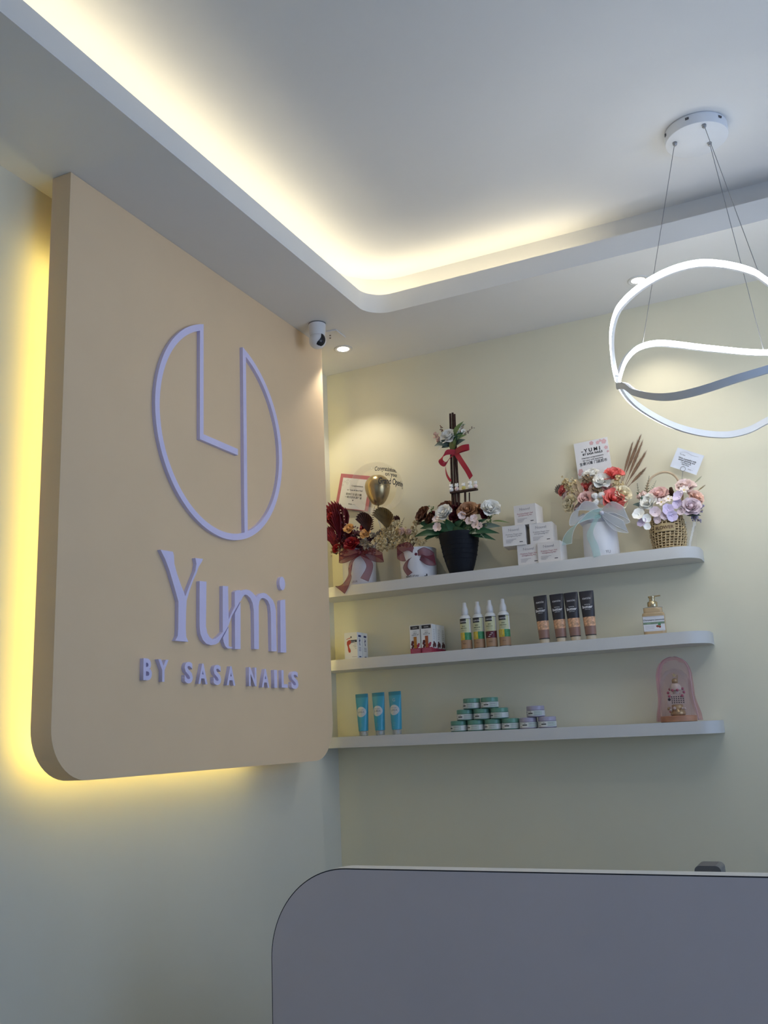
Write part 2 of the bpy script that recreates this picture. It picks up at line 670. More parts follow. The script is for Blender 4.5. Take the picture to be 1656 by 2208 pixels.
# ------------------------------------------------------------------ shelves
SH = {1: (EYE + 0.627, EYE + 0.673), 2: (EYE + 0.2945, EYE + 0.3415), 3: (EYE - 0.0435, EYE + 0.0035)}
SHY = 3.824
XE = -0.452
for n, nm in ((1, 'topmost'), (2, 'middle'), (3, 'lowest')):
    r = 0.10 if n < 3 else 0.07
    poly = [(XW + 0.001, YB - 0.001), (XW + 0.001, SHY)]
    for k in range(11):
        a = -PI / 2 + PI / 2 * k / 10
        poly.append((XE - r + r * math.cos(a), SHY + r + r * math.sin(a)))
    poly.append((XE, YB - 0.001))
    b = MB()
    c = Vector(((XW + XE) / 2, YB, SH[n][0]))
    b.prism(poly, SH[n][0], SH[n][1], 'z', Matrix.Translation(-c))
    o = b.build('wall_shelf', SHELF, smooth=True, angle=30, loc=c)
    tag(o, {1: 'topmost white wall shelf, holding the flower arrangements', 2: 'middle white wall shelf, with spray bottles and brown tubes', 3: 'lowest white wall shelf, with blue tubes and stacked jars'}[n], 'shelf', 'white wall shelves')

# ------------------------------------------------------------------ reception counter
CY0, CY1 = 2.383, 2.448
CZ = EYE - 0.34
CX0, CX1 = -1.508, 0.75
ctr = empty('reception_counter', ((CX0 + CX1) / 2, CY1, 0), 'grey lavender reception counter with rounded front corner and white edge', 'counter')
T = Matrix.Translation(rel(ctr))


def cpoly(g, r=0.235):
    p = [(CX0 - g, 0.0), (CX1, 0.0), (CX1, CZ + g)]
    for k in range(25):
        a = PI / 2 + PI / 2 * k / 24
        p.append((CX0 + r + (r + g) * math.cos(a), CZ - r + (r + g) * math.sin(a)))
    return p


b = MB()
b.prism(cpoly(0), CY0 + 0.003, CY1, 'y', T)
b.build('counter_body', mat('counter_white_edge', (0.74, 0.73, 0.70), 0.5, var=0.01), ctr, smooth=True, angle=30)
b = MB()
b.prism(cpoly(0.0008), CY0 + 0.0002, CY0 + 0.003, 'y', T)
b.build('edge_line', mat('dark_edge_glue_line', (0.03, 0.03, 0.035), 0.6), ctr)
b = MB()
b.prism(cpoly(-0.002), CY0 - 0.0008, CY0 + 0.0002, 'y', T)
b.build('front_panel', GREYLAM, ctr)
b = MB()
b.box(CX0 + 0.25, CX1, CY1, CY1 + 0.2, CZ - 0.115, CZ - 0.09, T)
b.build('inner_ledge', SHELF, ctr)
b = MB()
b.box(CX0 + 0.25, CX1, CY1, CY1 + 0.6, 0.72, 0.75, T)
b.box(CX0 + 0.25, CX0 + 0.27, CY1, CY1 + 0.58, 0, 0.72, T)
b.box(CX1 - 0.02, CX1, CY1, CY1 + 0.58, 0, 0.72, T)
b.build('desk', SHELF, ctr)
# small grey organiser on the inner ledge
p0 = atY(1500, 1863, CY1 + 0.08)
p1 = atY(1557, 1866, CY1 + 0.08)
oz = CZ - 0.0898
org = empty('desk_organizer', ((p0.x + p1.x) / 2, CY1 + 0.1, oz), 'small dark grey box peeking over the counter edge', 'box')
w2 = (p1.x - p0.x) / 2
h2 = p0.z - oz
GREYM = mat('dark_grey_metal', (0.16, 0.16, 0.165), 0.4, metal=0.4)
b = MB()
pr = [(-w2, 0), (w2, 0)]
for sx in (1, -1):
    for k in range(5):
        a = (0 if sx == 1 else PI / 2) + PI / 2 * k / 4
        pr.append((sx * (w2 - 0.012) + 0.012 * math.cos(a), h2 - 0.012 + 0.012 * math.sin(a)))
b.prism(pr, -0.05, 0.03, 'y')
b.build('shell', GREYM, org)
b = MB()
b.box(-w2 + 0.012, w2 - 0.006, -0.052, -0.0495, 0.008, h2 - 0.018)
b.build('front_plate', mat('light_grey_metal', (0.34, 0.34, 0.345), 0.35, metal=0.5), org)
b = MB()
for k in range(4):
    b.box(-w2 + 0.014, w2 - 0.008, -0.0535, -0.0518, h2 - 0.028 - k * 0.013, h2 - 0.024 - k * 0.013)
b.build('slot', BLACK, org)

# ------------------------------------------------------------------ ceiling fittings
CCX, CCY = -0.213, 3.145                      # pendant axis
PEN = empty('pendant_lamp', (CCX, CCY, ZC), 'white twin-ring hanging lamp with glowing wavy loops on thin wires', 'lamp')


def loopz(keys, deg):
    """periodic smooth interpolation of (angle, z) keys"""
    n = len(keys)
    deg = deg % 360
    K = sorted(keys)
    for i in range(n):
        a0, z0 = K[i]
        a1, z1 = K[(i + 1) % n]
        if i == n - 1:
            a1 += 360
        d = deg if deg >= K[0][0] else deg + 360
        if a0 <= d <= a1:
            am, zm = K[i - 1]
            an, zn = K[(i + 2) % n]
            if i == 0:
                am -= 360
            if i >= n - 2:
                an += 360
            h = a1 - a0
            m0 = (z1 - zm) / (a1 - am) * h
            m1 = (zn - z0) / (an - a0) * h
            t = (d - a0) / h
            return (2 * t ** 3 - 3 * t ** 2 + 1) * z0 + (t ** 3 - 2 * t ** 2 + t) * m0 + (-2 * t ** 3 + 3 * t ** 2) * z1 + (t ** 3 - t ** 2) * m1
    return K[0][1]


RING_IN = [(70, 1.264), (102, 1.327), (130, 1.354), (148, 1.325), (164, 1.255), (180, 1.16), (196, 1.095), (211, 1.06), (221, 1.015), (241, 0.957), (258, 0.943), (280, 0.961), (300, 0.99), (330, 1.05), (0, 1.12), (35, 1.20)]
RING_OUT = [(75, 1.022), (87, 1.0), (100, 0.996), (121, 1.024), (146, 1.078), (170, 1.13), (185, 1.18), (197, 1.258), (212, 1.308), (222, 1.321), (246, 1.338), (260, 1.340), (272, 1.329), (291, 1.281), (299, 1.24), (330, 1.16), (0, 1.12), (40, 1.06)]


def ring_pts(keys, R_, n=200):
    out = []
    for k in range(n):
        d = 360 * k / n
        a = math.radians(d)
        out.append(Vector((R_ * math.cos(a), R_ * math.sin(a), EYE + loopz(keys, d) - ZC)))
    return out


def ribbon_ring(pts, r0, r1, zlo, zhi, m, name):
    b = MB()
    n = len(pts)
    vs_ = []
    for p in pts:
        d = Vector((p.x, p.y, 0)).normalized()
        for r, z in ((r0, zlo), (r1, zlo), (r1, zhi), (r0, zhi)):
            vs_.append((p.x + d.x * r, p.y + d.y * r, p.z + z))
    fs = []
    for i in range(n):
        j = (i + 1) % n
        for k in range(4):
            fs.append((4 * i + k, 4 * j + k, 4 * j + (k + 1) % 4, 4 * i + (k + 1) % 4))
    b.add(vs_, fs)
    return b.build(name, m, PEN, smooth=True, angle=40)


ALU = mat('white_aluminium', (0.80, 0.81, 0.83), 0.35, var=0.01)
LEDW = glow('white_led_diffuser', (0.95, 0.98, 1.0), LED_PENDANT)
pin = ring_pts(RING_IN, 0.345)
pout = ring_pts(RING_OUT, 0.358)
H = 0.0115
o = ribbon_ring(pin, 0, 0.010, -H, H, ALU, 'inner_ring')
o['label'] = 'loop whose glowing strip faces inwards'
o = ribbon_ring(pin, -0.005, -0.0002, -H + 0.0035, H - 0.002, LEDW, 'light_strip')
o = ribbon_ring(pout, -0.010, 0, -H, H, ALU, 'outer_ring')
o['label'] = 'loop whose glowing strip faces outwards'
o = ribbon_ring(pout, 0.0002, 0.004, -H + 0.0022, H - 0.003, LEDW, 'light_strip')
b = MB()
b.lathe([(0.100, -0.042), (0.104, -0.040), (0.105, -0.037), (0.105, -0.004), (0.102, -0.0035), (0.102, -0.0003)], 48)
b.build('canopy', ALU, PEN, smooth=True, angle=35)
for a in (205, 262, 325, 80):
    b = MB()
    T = Matrix.Rotation(math.radians(a), 4, 'Z') @ Matrix.Translation((0.1052, 0, -0.016))
    b.box(0, 0.002, -0.006, 0.006, -0.004, 0.004, T)
    b.ball((0.002, 0.004, 0), 0.003, 8, 6, T)
    b.build('canopy_screw', mat('dark_steel', (0.12, 0.12, 0.13), 0.35, metal=0.7), PEN)
STEEL = mat('steel_wire', (0.30, 0.30, 0.31), 0.4, metal=0.8)


def near(pts, deg):
    return pts[int(round(deg / 360 * len(pts))) % len(pts)]


for hole, q in (((1455, 308), near(pin, 145)), ((1518, 269), near(pout, 293)), ((1530, 308), near(pin, 72))):
    r = ray(*hole)
    s = (ZC - 0.042 - EYE) / r.z
    h = Vector((r.x * s - CCX, r.y * s - CCY, -0.042))
    if math.hypot(h.x, h.y) > 0.088:
        k = 0.088 / math.hypot(h.x, h.y)
        h.x *= k
        h.y *= k
    b = MB()
    b.tube([h, q + Vector((0, 0, H))], 0.0011, 6)
    b.build('wire', STEEL, PEN)
    b = MB()
    b.lathe([(0.004, -0.012), (0.007, -0.008), (0.008, 0.0)], 12, Matrix.Translation(h + Vector((0, 0, 0.0002))))
    b.build('wire_grip', mat('brushed_steel', (0.4, 0.4, 0.41), 0.3, metal=0.9), PEN, smooth=True)

# recessed downlights in the border
for (px, py), lab in (((740, 752), 'round recessed downlight beside the security camera'), ((1376, 604), 'round recessed downlight behind the hanging lamp')):
    r = ray(px, py)
    s = (ZS - EYE) / r.z
    p = Vector((r.x * s, r.y * s, ZS))
    d = empty('downlight', p, lab, 'light', 'recessed downlights')
    b = MB()
    b.lathe([(0.030, -0.001), (0.032, -0.004), (0.040, -0.0045), (0.043, -0.0035), (0.0435, -0.0003)], 36, cap=False)
    b.build('trim_ring', mat('satin_white_rim', (0.72, 0.71, 0.68), 0.4, var=0.01), d, smooth=True)
    b = MB()
    b.lathe([(0.0285, -0.0028), (0.0315, -0.0028), (0.0315, -0.001), (0.0285, -0.001)], 36, cap=False)
    b.build('lamp_bezel', mat('dark_rim', (0.1, 0.1, 0.1), 0.5), d)
    b = MB()
    b.lathe([(0.0285, -0.0016), (0.0285, -0.0004)], 32)
    b.build('lens', glow('downlight_lens', (1.0, 0.93, 0.82), 14.0), d)
    l = bpy.data.lights.new('downlight_beam', 'SPOT')
    l.energy = SPOT_W
    l.color = (1.0, 0.92, 0.78)
    l.spot_size = math.radians(100)
    l.spot_blend = 0.5
    l.shadow_soft_size = 0.025
    lo = bpy.data.objects.new('downlight_beam', l)
    lo.location = p + Vector((0, 0, -0.008))
    col.objects.link(lo)

# security camera
r = ray(684, 700)
s = (ZS - EYE) / r.z
sc = Vector((-1.888, 3.432, ZS))
SC = empty('security_camera', sc, 'white dome security camera with black eye under the ceiling border', 'camera')
b = MB()
b.lathe([(0.038, -0.005), (0.0385, -0.0003)], 32)
b.build('mount_plate', mat('grey_mount', (0.18, 0.18, 0.19), 0.5), SC, smooth=True, angle=40)
b = MB()
b.lathe([(0.012, -0.058), (0.0315, -0.057), (0.0335, -0.052), (0.0375, -0.018), (0.038, -0.0052)], 36)
b.build('base', WPLAST, SC, smooth=True, angle=40)
zb = -0.079
b = MB()
b.ball((0, 0, zb), 0.0375, 32, 20)
b.build('head', WPLAST, SC, smooth=True)
# black comma-shaped eye window lying on the ball, facing into the room on the right
b = MB()
b.use(BLACK)
fwdv = Vector((0.93, -0.36, -0.10)).normalized()
sidev = Vector((0, 0, 1)).cross(fwdv).normalized()
upv = fwdv.cross(sidev)
sh_l = [(0.00, 0.90), (-0.16, 0.72), (-0.25, 0.45), (-0.32, 0.15), (-0.50, -0.20), (-0.66, -0.52), (-0.62, -0.78), (-0.38, -0.90), (0.0, -0.93)]
sh_r = [(0.04, 0.90), (0.22, 0.74), (0.36, 0.45), (0.45, 0.15), (0.46, -0.20), (0.40, -0.52), (0.28, -0.76), (0.12, -0.89), (0.02, -0.93)]
n = len(sh_l)


def eye(u, v):
    i = min(int(v * (n - 1)), n - 2)
    t = v * (n - 1) - i
    A = Vector(sh_l[i]).lerp(Vector(sh_l[i + 1]), t)
    B = Vector(sh_r[i]).lerp(Vector(sh_r[i + 1]), t)
    q = A.lerp(B, u)
    x, y = q.x * 0.9, q.y * 0.85
    w = math.sqrt(max(0.02, 1 - x * x - y * y))
    d = (sidev * x + upv * y + fwdv * w).normalized()
    return Vector((0, 0, zb)) + d * 0.0380


b.grid(eye, 8, 24)
b.build('eye_window', None, SC, smooth=True)
b = MB()
b.ball(Vector((0, 0, zb)) + (fwdv * 0.93 - upv * 0.36).normalized() * 0.0355, 0.006, 12, 8)
b.build('lens', mat('lens_glass', (0.02, 0.02, 0.05), 0.05), SC, smooth=True)

# bent white cable cover and two screw plugs next to the camera
pts = []
for px, py in ((703, 716), (724, 712), (743, 727)):
    r = ray(px, py)
    s = (ZS - 0.003 - EYE) / r.z
    pts.append(Vector((r.x * s, r.y * s, 0)))
c0 = Vector((pts[1].x, pts[1].y, ZS))
b = MB()
for a, c in ((pts[0], pts[1]), (pts[1], pts[2])):
    d = (c - a).normalized()
    nn = Vector((-d.y, d.x, 0)) * 0.004
    q = [a - nn - d * 0.0, c - nn + d * 0.003, c + nn + d * 0.003, a + nn]
    b.prism([(p.x - c0.x, p.y - c0.y) for p in q], -0.006, -0.0002, 'z')
tag(b.build('cable_cover', WHITE, loc=c0), 'thin bent white cable cover on the border beside the security camera', 'cable cover')
for (px, py), lab in (((712, 723), 'upper of two tiny screw plugs beside the security camera'), ((712, 728.5), 'lower of two tiny screw plugs beside the security camera')):
    r = ray(px, py)
    s = (ZS - EYE) / r.z
    b = MB()
    b.lathe([(0.003, -0.003), (0.0045, -0.0002)], 10)
    tag(b.build('screw_plug', mat('brown_plug', (0.22, 0.17, 0.13), 0.6), loc=(r.x * s, r.y * s, ZS)), lab, 'screw', 'screw plugs')

# ------------------------------------------------------------------ goods on the shelves
def top(n):
    return SH[n][1]


def span(pa, pb, py, Y):
    a = atY(pa, py, Y)
    c = atY(pb, py, Y)
    return (a.x + c.x) / 2, c.x - a.x


def flat(poly, m, parent, y, name, th=0.0004, off=(0, 0, 0)):
    b = MB()
    b.prism(poly, y - th, y, 'y', Matrix.Translation(off))
    return b.build(name, m, parent)


def rect(x0, x1, z0, z1):
    return [(x0, z0), (x1, z0), (x1, z1), (x0, z1)]


def ell(cx, cz_, rx, rz, n=20):
    return [(cx + rx * math.cos(2 * PI * k / n), cz_ + rz * math.sin(2 * PI * k / n)) for k in range(n)]


# ---- five white cartons stacked beside the black pot
CARD = mat('white_carton', (0.72, 0.69, 0.665), 0.6, var=0.015)
REDINK = mat('dusty_red_ink', (0.50, 0.22, 0.24), 0.7)


def carton(loc, rz, label, redline):
    o = empty('carton', loc, label, 'box', 'stacked white cartons', rz)
    w, h = 0.0485, 0.0868
    b = MB()
    b.box(-w, w, -w, w, 0, h)
    b.build('box_body', CARD, o)
    b = MB()
    b.box(-w + 0.0005, w - 0.0005, -0.001, 0.0008, h - 0.0002, h + 0.0002)
    b.build('lid_seam', GREYINK, o)
    y = -w - 0.0003
    text('Nouvel', 0.016, GREYINK, o, (0.0, y, h * 0.78), name='print', extrude=0.0002)
    ink = REDINK if redline else GREYINK
    text('Premium Finger Nail', 0.0085, ink, o, (0.0, y, h * 0.56), name='print', extrude=0.0002)
    text('strengthening film', 0.0085, ink, o, (0.0, y, h * 0.47), name='print', extrude=0.0002)
    for k in range(4):
        flat(rect(-0.036, -0.036 + (0.044, 0.032, 0.028, 0.022)[k], h * (0.31 - 0.05 * k) - 0.0007, h * (0.31 - 0.05 * k) + 0.0007), GREYINK, o, y, 'print_line', 0.0002)
    flat(rect(0.022, 0.036, h * 0.14, h * 0.175), INK, o, y, 'print_mark', 0.0002)
    return o


for (pl, pr_, yy), lev, dy, rz, lab, rd in (
        ((1116, 1163, 1200), 0, 0.000, 0.04, 'white carton on the shelf, left of the bottom pair', True),
        ((1161, 1211, 1195), 0, -0.008, -0.03, 'white carton on the shelf, right of the bottom pair by the white vase', True),
        ((1083, 1133, 1160), 1, -0.012, 0.10, 'white carton overhanging at the left of the pile', False),
        ((1140, 1189, 1150), 1, 0.006, 0.06, 'white carton in the middle row, right of the overhanging one', False),
        ((1107, 1157, 1107), 2, 0.004, -0.03, 'white carton topmost of the pile', True)):
    x, w = span(pl, pr_, yy, 3.85)
    carton((x + 0.0015, 3.895 + dy, top(1) + 0.0003 + lev * 0.0872), rz, lab, rd)

# ---- two foot-care boxes on the middle shelf
FOOTW = mat('glossy_white_carton', (0.80, 0.80, 0.78), 0.35, var=0.01)
FRED = mat('foot_red', (0.50, 0.06, 0.045), 0.5)
NAVY = mat('navy_ink', (0.03, 0.04, 0.14), 0.6)
x, w = span(742.5, 770, 1390, 3.845)


def foot_shape(b, T, s, y):
    """a footprint: sole, ball and five toes"""
    sole = [(-0.006, -0.045), (0.006, -0.047), (0.011, -0.036), (0.008, -0.024), (-0.001, -0.008), (-0.003, 0.008), (0.009, 0.016), (0.019, 0.030), (0.016, 0.041), (0.004, 0.045), (-0.010, 0.041), (-0.019, 0.030), (-0.019, 0.014), (-0.012, -0.006), (-0.011, -0.030)]
    b.prism([(p[0] * s, p[1] * s) for p in sole], y - 0.0003, y, 'y', T)
    for tx, tz, tr in ((-0.019, 0.050, 0.0028), (-0.011, 0.0535, 0.0032), (-0.003, 0.056, 0.0034), (0.006, 0.0575, 0.0038)):
        b.prism([(p[0] * s, p[1] * s) for p in ell(tx, tz, tr, tr * 1.25, 10)], y - 0.0003, y, 'y', T)


for k, (dy, lab) in enumerate(((0, 'white carton with red footprint, front one of two on the middle shelf'), (0.054, 'white carton directly behind the red footprint box'))):
    o = empty('foot_care_box', (x, 3.872 + dy, top(2) + 0.0003), lab, 'box', 'footprint cartons')
    hw, hd, h = w / 2, 0.0255, 0.119
    b = MB()
    b.box(-hw, hw, -hd, hd, 0, h)
    b.build('box_body', FOOTW, o)
    b = MB()
    foot_shape(b, Matrix.Translation((-0.008, 0, 0.058)), 0.62, -hd - 0.0001)
    b.build('footprint', FRED, o)
    b = MB()
    b.prism(ell(0.002, 0.098, 0.003, 0.0045, 12), -hd - 0.0004, -hd, 'y')
    b.build('toe_print', INK, o)
    flat(rect(-0.001, hw - 0.002, 0.074, 0.085), INK, o, -hd - 0.0001, 'brand_patch', 0.0003)
    text('footlogix', 0.0066, PAPER, o, (0.0125, -hd - 0.0005, 0.0795), name='print', extrude=0.0001)
    for z, l in ((0.066, 0.012), (0.058, 0.018), (0.053, 0.012), (0.046, 0.008), (0.010, 0.024)):
        flat(rect(hw - 0.004 - l, hw - 0.004, z - 0.0008, z + 0.0008), GREYINK, o, -hd - 0.0001, 'print_line', 0.0002)
    Tr = Matrix.Translation((hw, 0, 0)) @ Matrix.Rotation(PI / 2, 4, 'Z')
    b = MB()
    b.use(NAVY)
    b.prism(rect(-0.013, 0.013, 0.098, 0.107), -0.0004, 0.0, 'y', Tr)
    foot_shape(b, Tr @ Matrix.Translation((0, 0, 0.074)), 0.30, -0.0001)
    for z in (0.05, 0.045, 0.040, 0.035):
        b.prism(rect(-0.010, -0.002, z, z + 0.002), -0.0003, 0, 'y', Tr)
        b.prism(rect(0.002, 0.010, z, z + 0.002), -0.0003, 0, 'y', Tr)
    b.prism(rect(-0.010, 0.010, 0.008, 0.012), -0.0003, 0, 'y', Tr)
    o_ = b.build('side_print', None, o)
    o_['kind'] = 'stuff'

# ---- cuticle-oil cartons
RASP = mat('raspberry_print', (0.36, 0.03, 0.07), 0.5)
DARKBERRY = mat('dark_berry_print', (0.10, 0.02, 0.02), 0.5, var=0.3, scale=90)
AMB = mat('amber_oil_window', (0.48, 0.20, 0.03), 0.25, var=0.1)
AMB2 = mat('red_oil_window', (0.40, 0.10, 0.03), 0.25, var=0.1)
BPRINT = mat('charcoal_print', (0.028, 0.026, 0.028), 0.5)


def oil_box(loc, w, win, label):
    o = empty('cuticle_oil_box', loc, label, 'box', 'slim cartons with amber windows')
    h, hw, hd = 0.124, w / 2, 0.022
    b = MB()
    b.box(-hw, hw, -hd, hd, 0, h)
    b.build('box_body', FOOTW, o)
    y = -hd - 0.0001
    flat(rect(-hw * 0.85, hw * 0.85, 0.106, 0.121), BPRINT, o, y, 'brand_patch', 0.0003)
    text('cuccio', 0.0085, PAPER, o, (0, y - 0.0004, 0.1135), name='print', extrude=0.0001)
    text('revitalising', 0.0040, GREYINK, o, (0, y - 0.0003, 0.097), name='print', extrude=0.0001)
    text('ultra\ncuticle oil', 0.0082, INK, o, (0, y - 0.0003, 0.086), name='print', extrude=0.0001, line=0.85)
    flat(rect(-hw, hw, 0.0, 0.024), RASP, o, y, 'colour_band', 0.0003)
    for k in range(3):
        flat(rect(-hw * 0.8, hw * 0.8, 0.006 + 0.006 * k, 0.0065 + 0.006 * k), PAPER, o, y - 0.0003, 'print_line', 0.0001)
    b = MB()
    b.use(DARKBERRY)
    for q, (cx, cz_, rr) in enumerate(((-0.013, 0.050, 0.007), (-0.016, 0.042, 0.006), (-0.011, 0.034, 0.006), (-0.015, 0.028, 0.005))):
        b.prism([(cx + rr * math.cos(a), cz_ + rr * 1.2 * math.sin(a)) for a in (0.3, 1.3, 2.4, 3.6, 4.9, 5.6)], y - 0.00025 - 0.0001 * q, y, 'y')
    b.use(RASP)
    for q, (cx, cz_, rr) in enumerate(((0.012, 0.034, 0.007), (0.016, 0.041, 0.005), (0.008, 0.028, 0.005))):
        b.prism(ell(cx, cz_, rr, rr, 9), y - 0.00025 - 0.0001 * q, y, 'y')
    b.build('fruit_print', None, o)
    flat(rect(-0.007, 0.007, 0.024, 0.074), win, o, y - 0.0006, 'oil_window', 0.0006)
    Tr = Matrix.Translation((hw, 0, 0)) @ Matrix.Rotation(PI / 2, 4, 'Z')
    b = MB()
    b.use(RASP)
    b.prism(rect(-hd, hd, 0, 0.02), -0.0003, 0, 'y', Tr)
    b.use(DARKBERRY)
    for q, (cx, cz_, rr) in enumerate(((-0.011, 0.030, 0.009), (0.008, 0.034, 0.010), (-0.004, 0.042, 0.008))):
        b.prism(ell(cx, cz_, rr, rr * 1.1, 9), -0.00032 - 0.0001 * q, 0, 'y', Tr)
    b.use(GREYINK)
    for k in range(6):
        b.prism(rect(-0.008, 0.006 + 0.004 * (k % 2), 0.06 + 0.008 * k, 0.0615 + 0.008 * k), -0.0003, 0, 'y', Tr)
    o_ = b.build('side_print', None, o)
    o_['kind'] = 'stuff'
    return o


x1_, w1_ = span(884, 906.5, 1375, 3.85)
x2_, w2_ = span(907.5, 931.5, 1375, 3.845)
oil_box((x1_, 3.872, top(2) + 0.0003), w1_, AMB, 'slim white and raspberry carton with amber window, left of the front pair')
oil_box((x2_ + 0.0006, 3.868, top(2) + 0.0003), w2_, AMB2, 'slim white and raspberry carton with red-brown window, right of the front pair')
oil_box((x2_ + 0.003, 3.9145, top(2) + 0.0003), w2_, AMB, 'slim raspberry carton standing second deep behind the front pair')
oil_box((x2_ + 0.005, 3.9600, top(2) + 0.0003), w2_, AMB, 'slim raspberry carton standing third deep, nearest the wall')

# ---- spray bottles
MILK = mat('milky_white_bottle', (0.76, 0.76, 0.74), 0.3, var=0.01)
CLEARCAP = film('clear_milky_cap', (0.95, 0.95, 0.95), 0.62)
PALEG = mat('pale_green_label', (0.60, 0.60, 0.36), 0.45, var=0.04)
YEL = mat('yellow_print', (0.68, 0.50, 0.05), 0.45, var=0.25, scale=60)
GRN = mat('green_print', (0.05, 0.25, 0.10), 0.45, var=0.35, scale=70)
TAN = mat('tan_label', (0.38, 0.23, 0.13), 0.5, var=0.05)
WINE = mat('wine_print', (0.11, 0.012, 0.022), 0.4, var=0.5, scale=90)


def wrap(b, R_, z0, z1, a0, a1, n=10, th=0.0003):
    """curved label patch on a cylinder; angles measured from the side facing the room, positive to the right"""
    vs_ = []
    for k in range(n + 1):
        a = math.radians(a0 + (a1 - a0) * k / n)
        for r in (R_, R_ + th):
            for z in (z0, z1):
                vs_.append((r * math.sin(a), -r * math.cos(a), z))
    fs = []
    for k in range(n):
        i = 4 * k
        fs += [(i + 2, i + 6, i + 7, i + 3), (i + 1, i + 3, i + 7, i + 5), (i, i + 4, i + 6, i + 2)]
    fs += [(0, 2, 3, 1), (4 * n, 4 * n + 1, 4 * n + 3, 4 * n + 2)]
    b.add(vs_, fs)


def spray_bottle(loc, label, wine, spin, k_):
    o = empty('spray_bottle', loc, label, 'bottle', 'spray bottles on the middle shelf', spin)
    R_ = 0.0237
    b = MB()
    b.lathe([(0.018, 0.0), (R_ - 0.001, 0.001), (R_, 0.004), (R_, 0.136), (R_ - 0.002, 0.1425), (R_ - 0.006, 0.1475), (0.0130, 0.1505), (0.012, 0.156)], 28)
    b.build('bottle_body', MILK, o, smooth=True, angle=50)
    b = MB()
    b.lathe([(0.0130, 0.150), (0.0148, 0.152), (0.0143, 0.172), (0.0120, 0.180), (0.0088, 0.186), (0.0080, 0.201), (0.006, 0.204)], 20)
    b.build('cap', CLEARCAP, o, smooth=True, angle=50)
    b = MB()
    b.lathe([(0.006, 0.155), (0.006, 0.180), (0.005, 0.190)], 12)
    b.build('spray_nozzle', WPLAST, o, smooth=True, angle=50)
    b = MB()
    b.use(TAN)
    wrap(b, R_, 0.006, 0.042, -175, 175, 30)
    b.use(BPRINT)
    wrap(b, R_, 0.004, 0.006, -175, 175, 30)
    wrap(b, R_, 0.1315, 0.1335, -175, 175, 30)
    b.use(PALEG)
    wrap(b, R_, 0.070 if wine else 0.074, 0.1315, -60, 62, 14)
    if wine:
        b.use(WINE)
        wrap(b, R_, 0.042, 0.072, -90, 90, 18)
    else:
        b.use(YEL)
        wrap(b, R_, 0.042, 0.0735, -90, 8, 12)
        b.use(GRN)
        wrap(b, R_, 0.042, 0.0735, 8, 90, 10)
    b.build('label_wrap', None, o, smooth=True, angle=40)
    b = MB()
    b.use(BPRINT)
    wrap(b, R_ + 0.0003, 0.112, 0.1315, -52, 28, 10)
    b.build('brand_patch', None, o)
    if wine:
        b = MB()
        b.use(PAPER)
        for q in range(3):
            wrap(b, R_ + 0.0003, 0.047 + 0.007 * q, 0.049 + 0.007 * q, -20 + 14 * q, 2 + 14 * q, 4)
        b.build('seed_print', None, o)
    else:
        b = MB()
        b.use(PALEG)
        wrap(b, R_ + 0.0003, 0.044, 0.069, -34, -30, 2)
        wrap(b, R_ + 0.0003, 0.048, 0.070, -14, -11, 2)
        b.build('leaf_print', None, o)
    a = math.radians(-12)
    for body, size, z, m in (('cuccio', 0.0125, 0.1215, PAPER), ('lytes', 0.0078, 0.101, INK), ('body butter', 0.0062, 0.092, INK), ('moisture mist', 0.0042, 0.083, GREYINK), ('237 ml', 0.005, 0.026, BPRINT)):
        text(body, size, m, o, (0, -R_ - 0.0007, z), name='print', bend=R_, extrude=0.0002)
    return o


for k, (pc, py, wine, lab) in enumerate(((1003.5, 1340, 0, 'white spray bottle with lemon and green label, first of four from the left'), (1030.5, 1338, 0, 'white spray bottle with lemon and green label, second of four from the left'), (1057.5, 1336, 1, 'white spray bottle with wine-red label band among the yellow ones'), (1086, 1334, 0, 'white spray bottle with lemon and green label, right end of the four, tallest in view'))):
    p = atY(pc, py, 3.875)
    spray_bottle((p.x, 3.875 + 0.004 * (k % 2) - (0.004 if k == 3 else 0), top(2) + 0.0003), lab, wine, (-0.10, 0.0, 0.12, 0.25)[k] * 0.6, k)


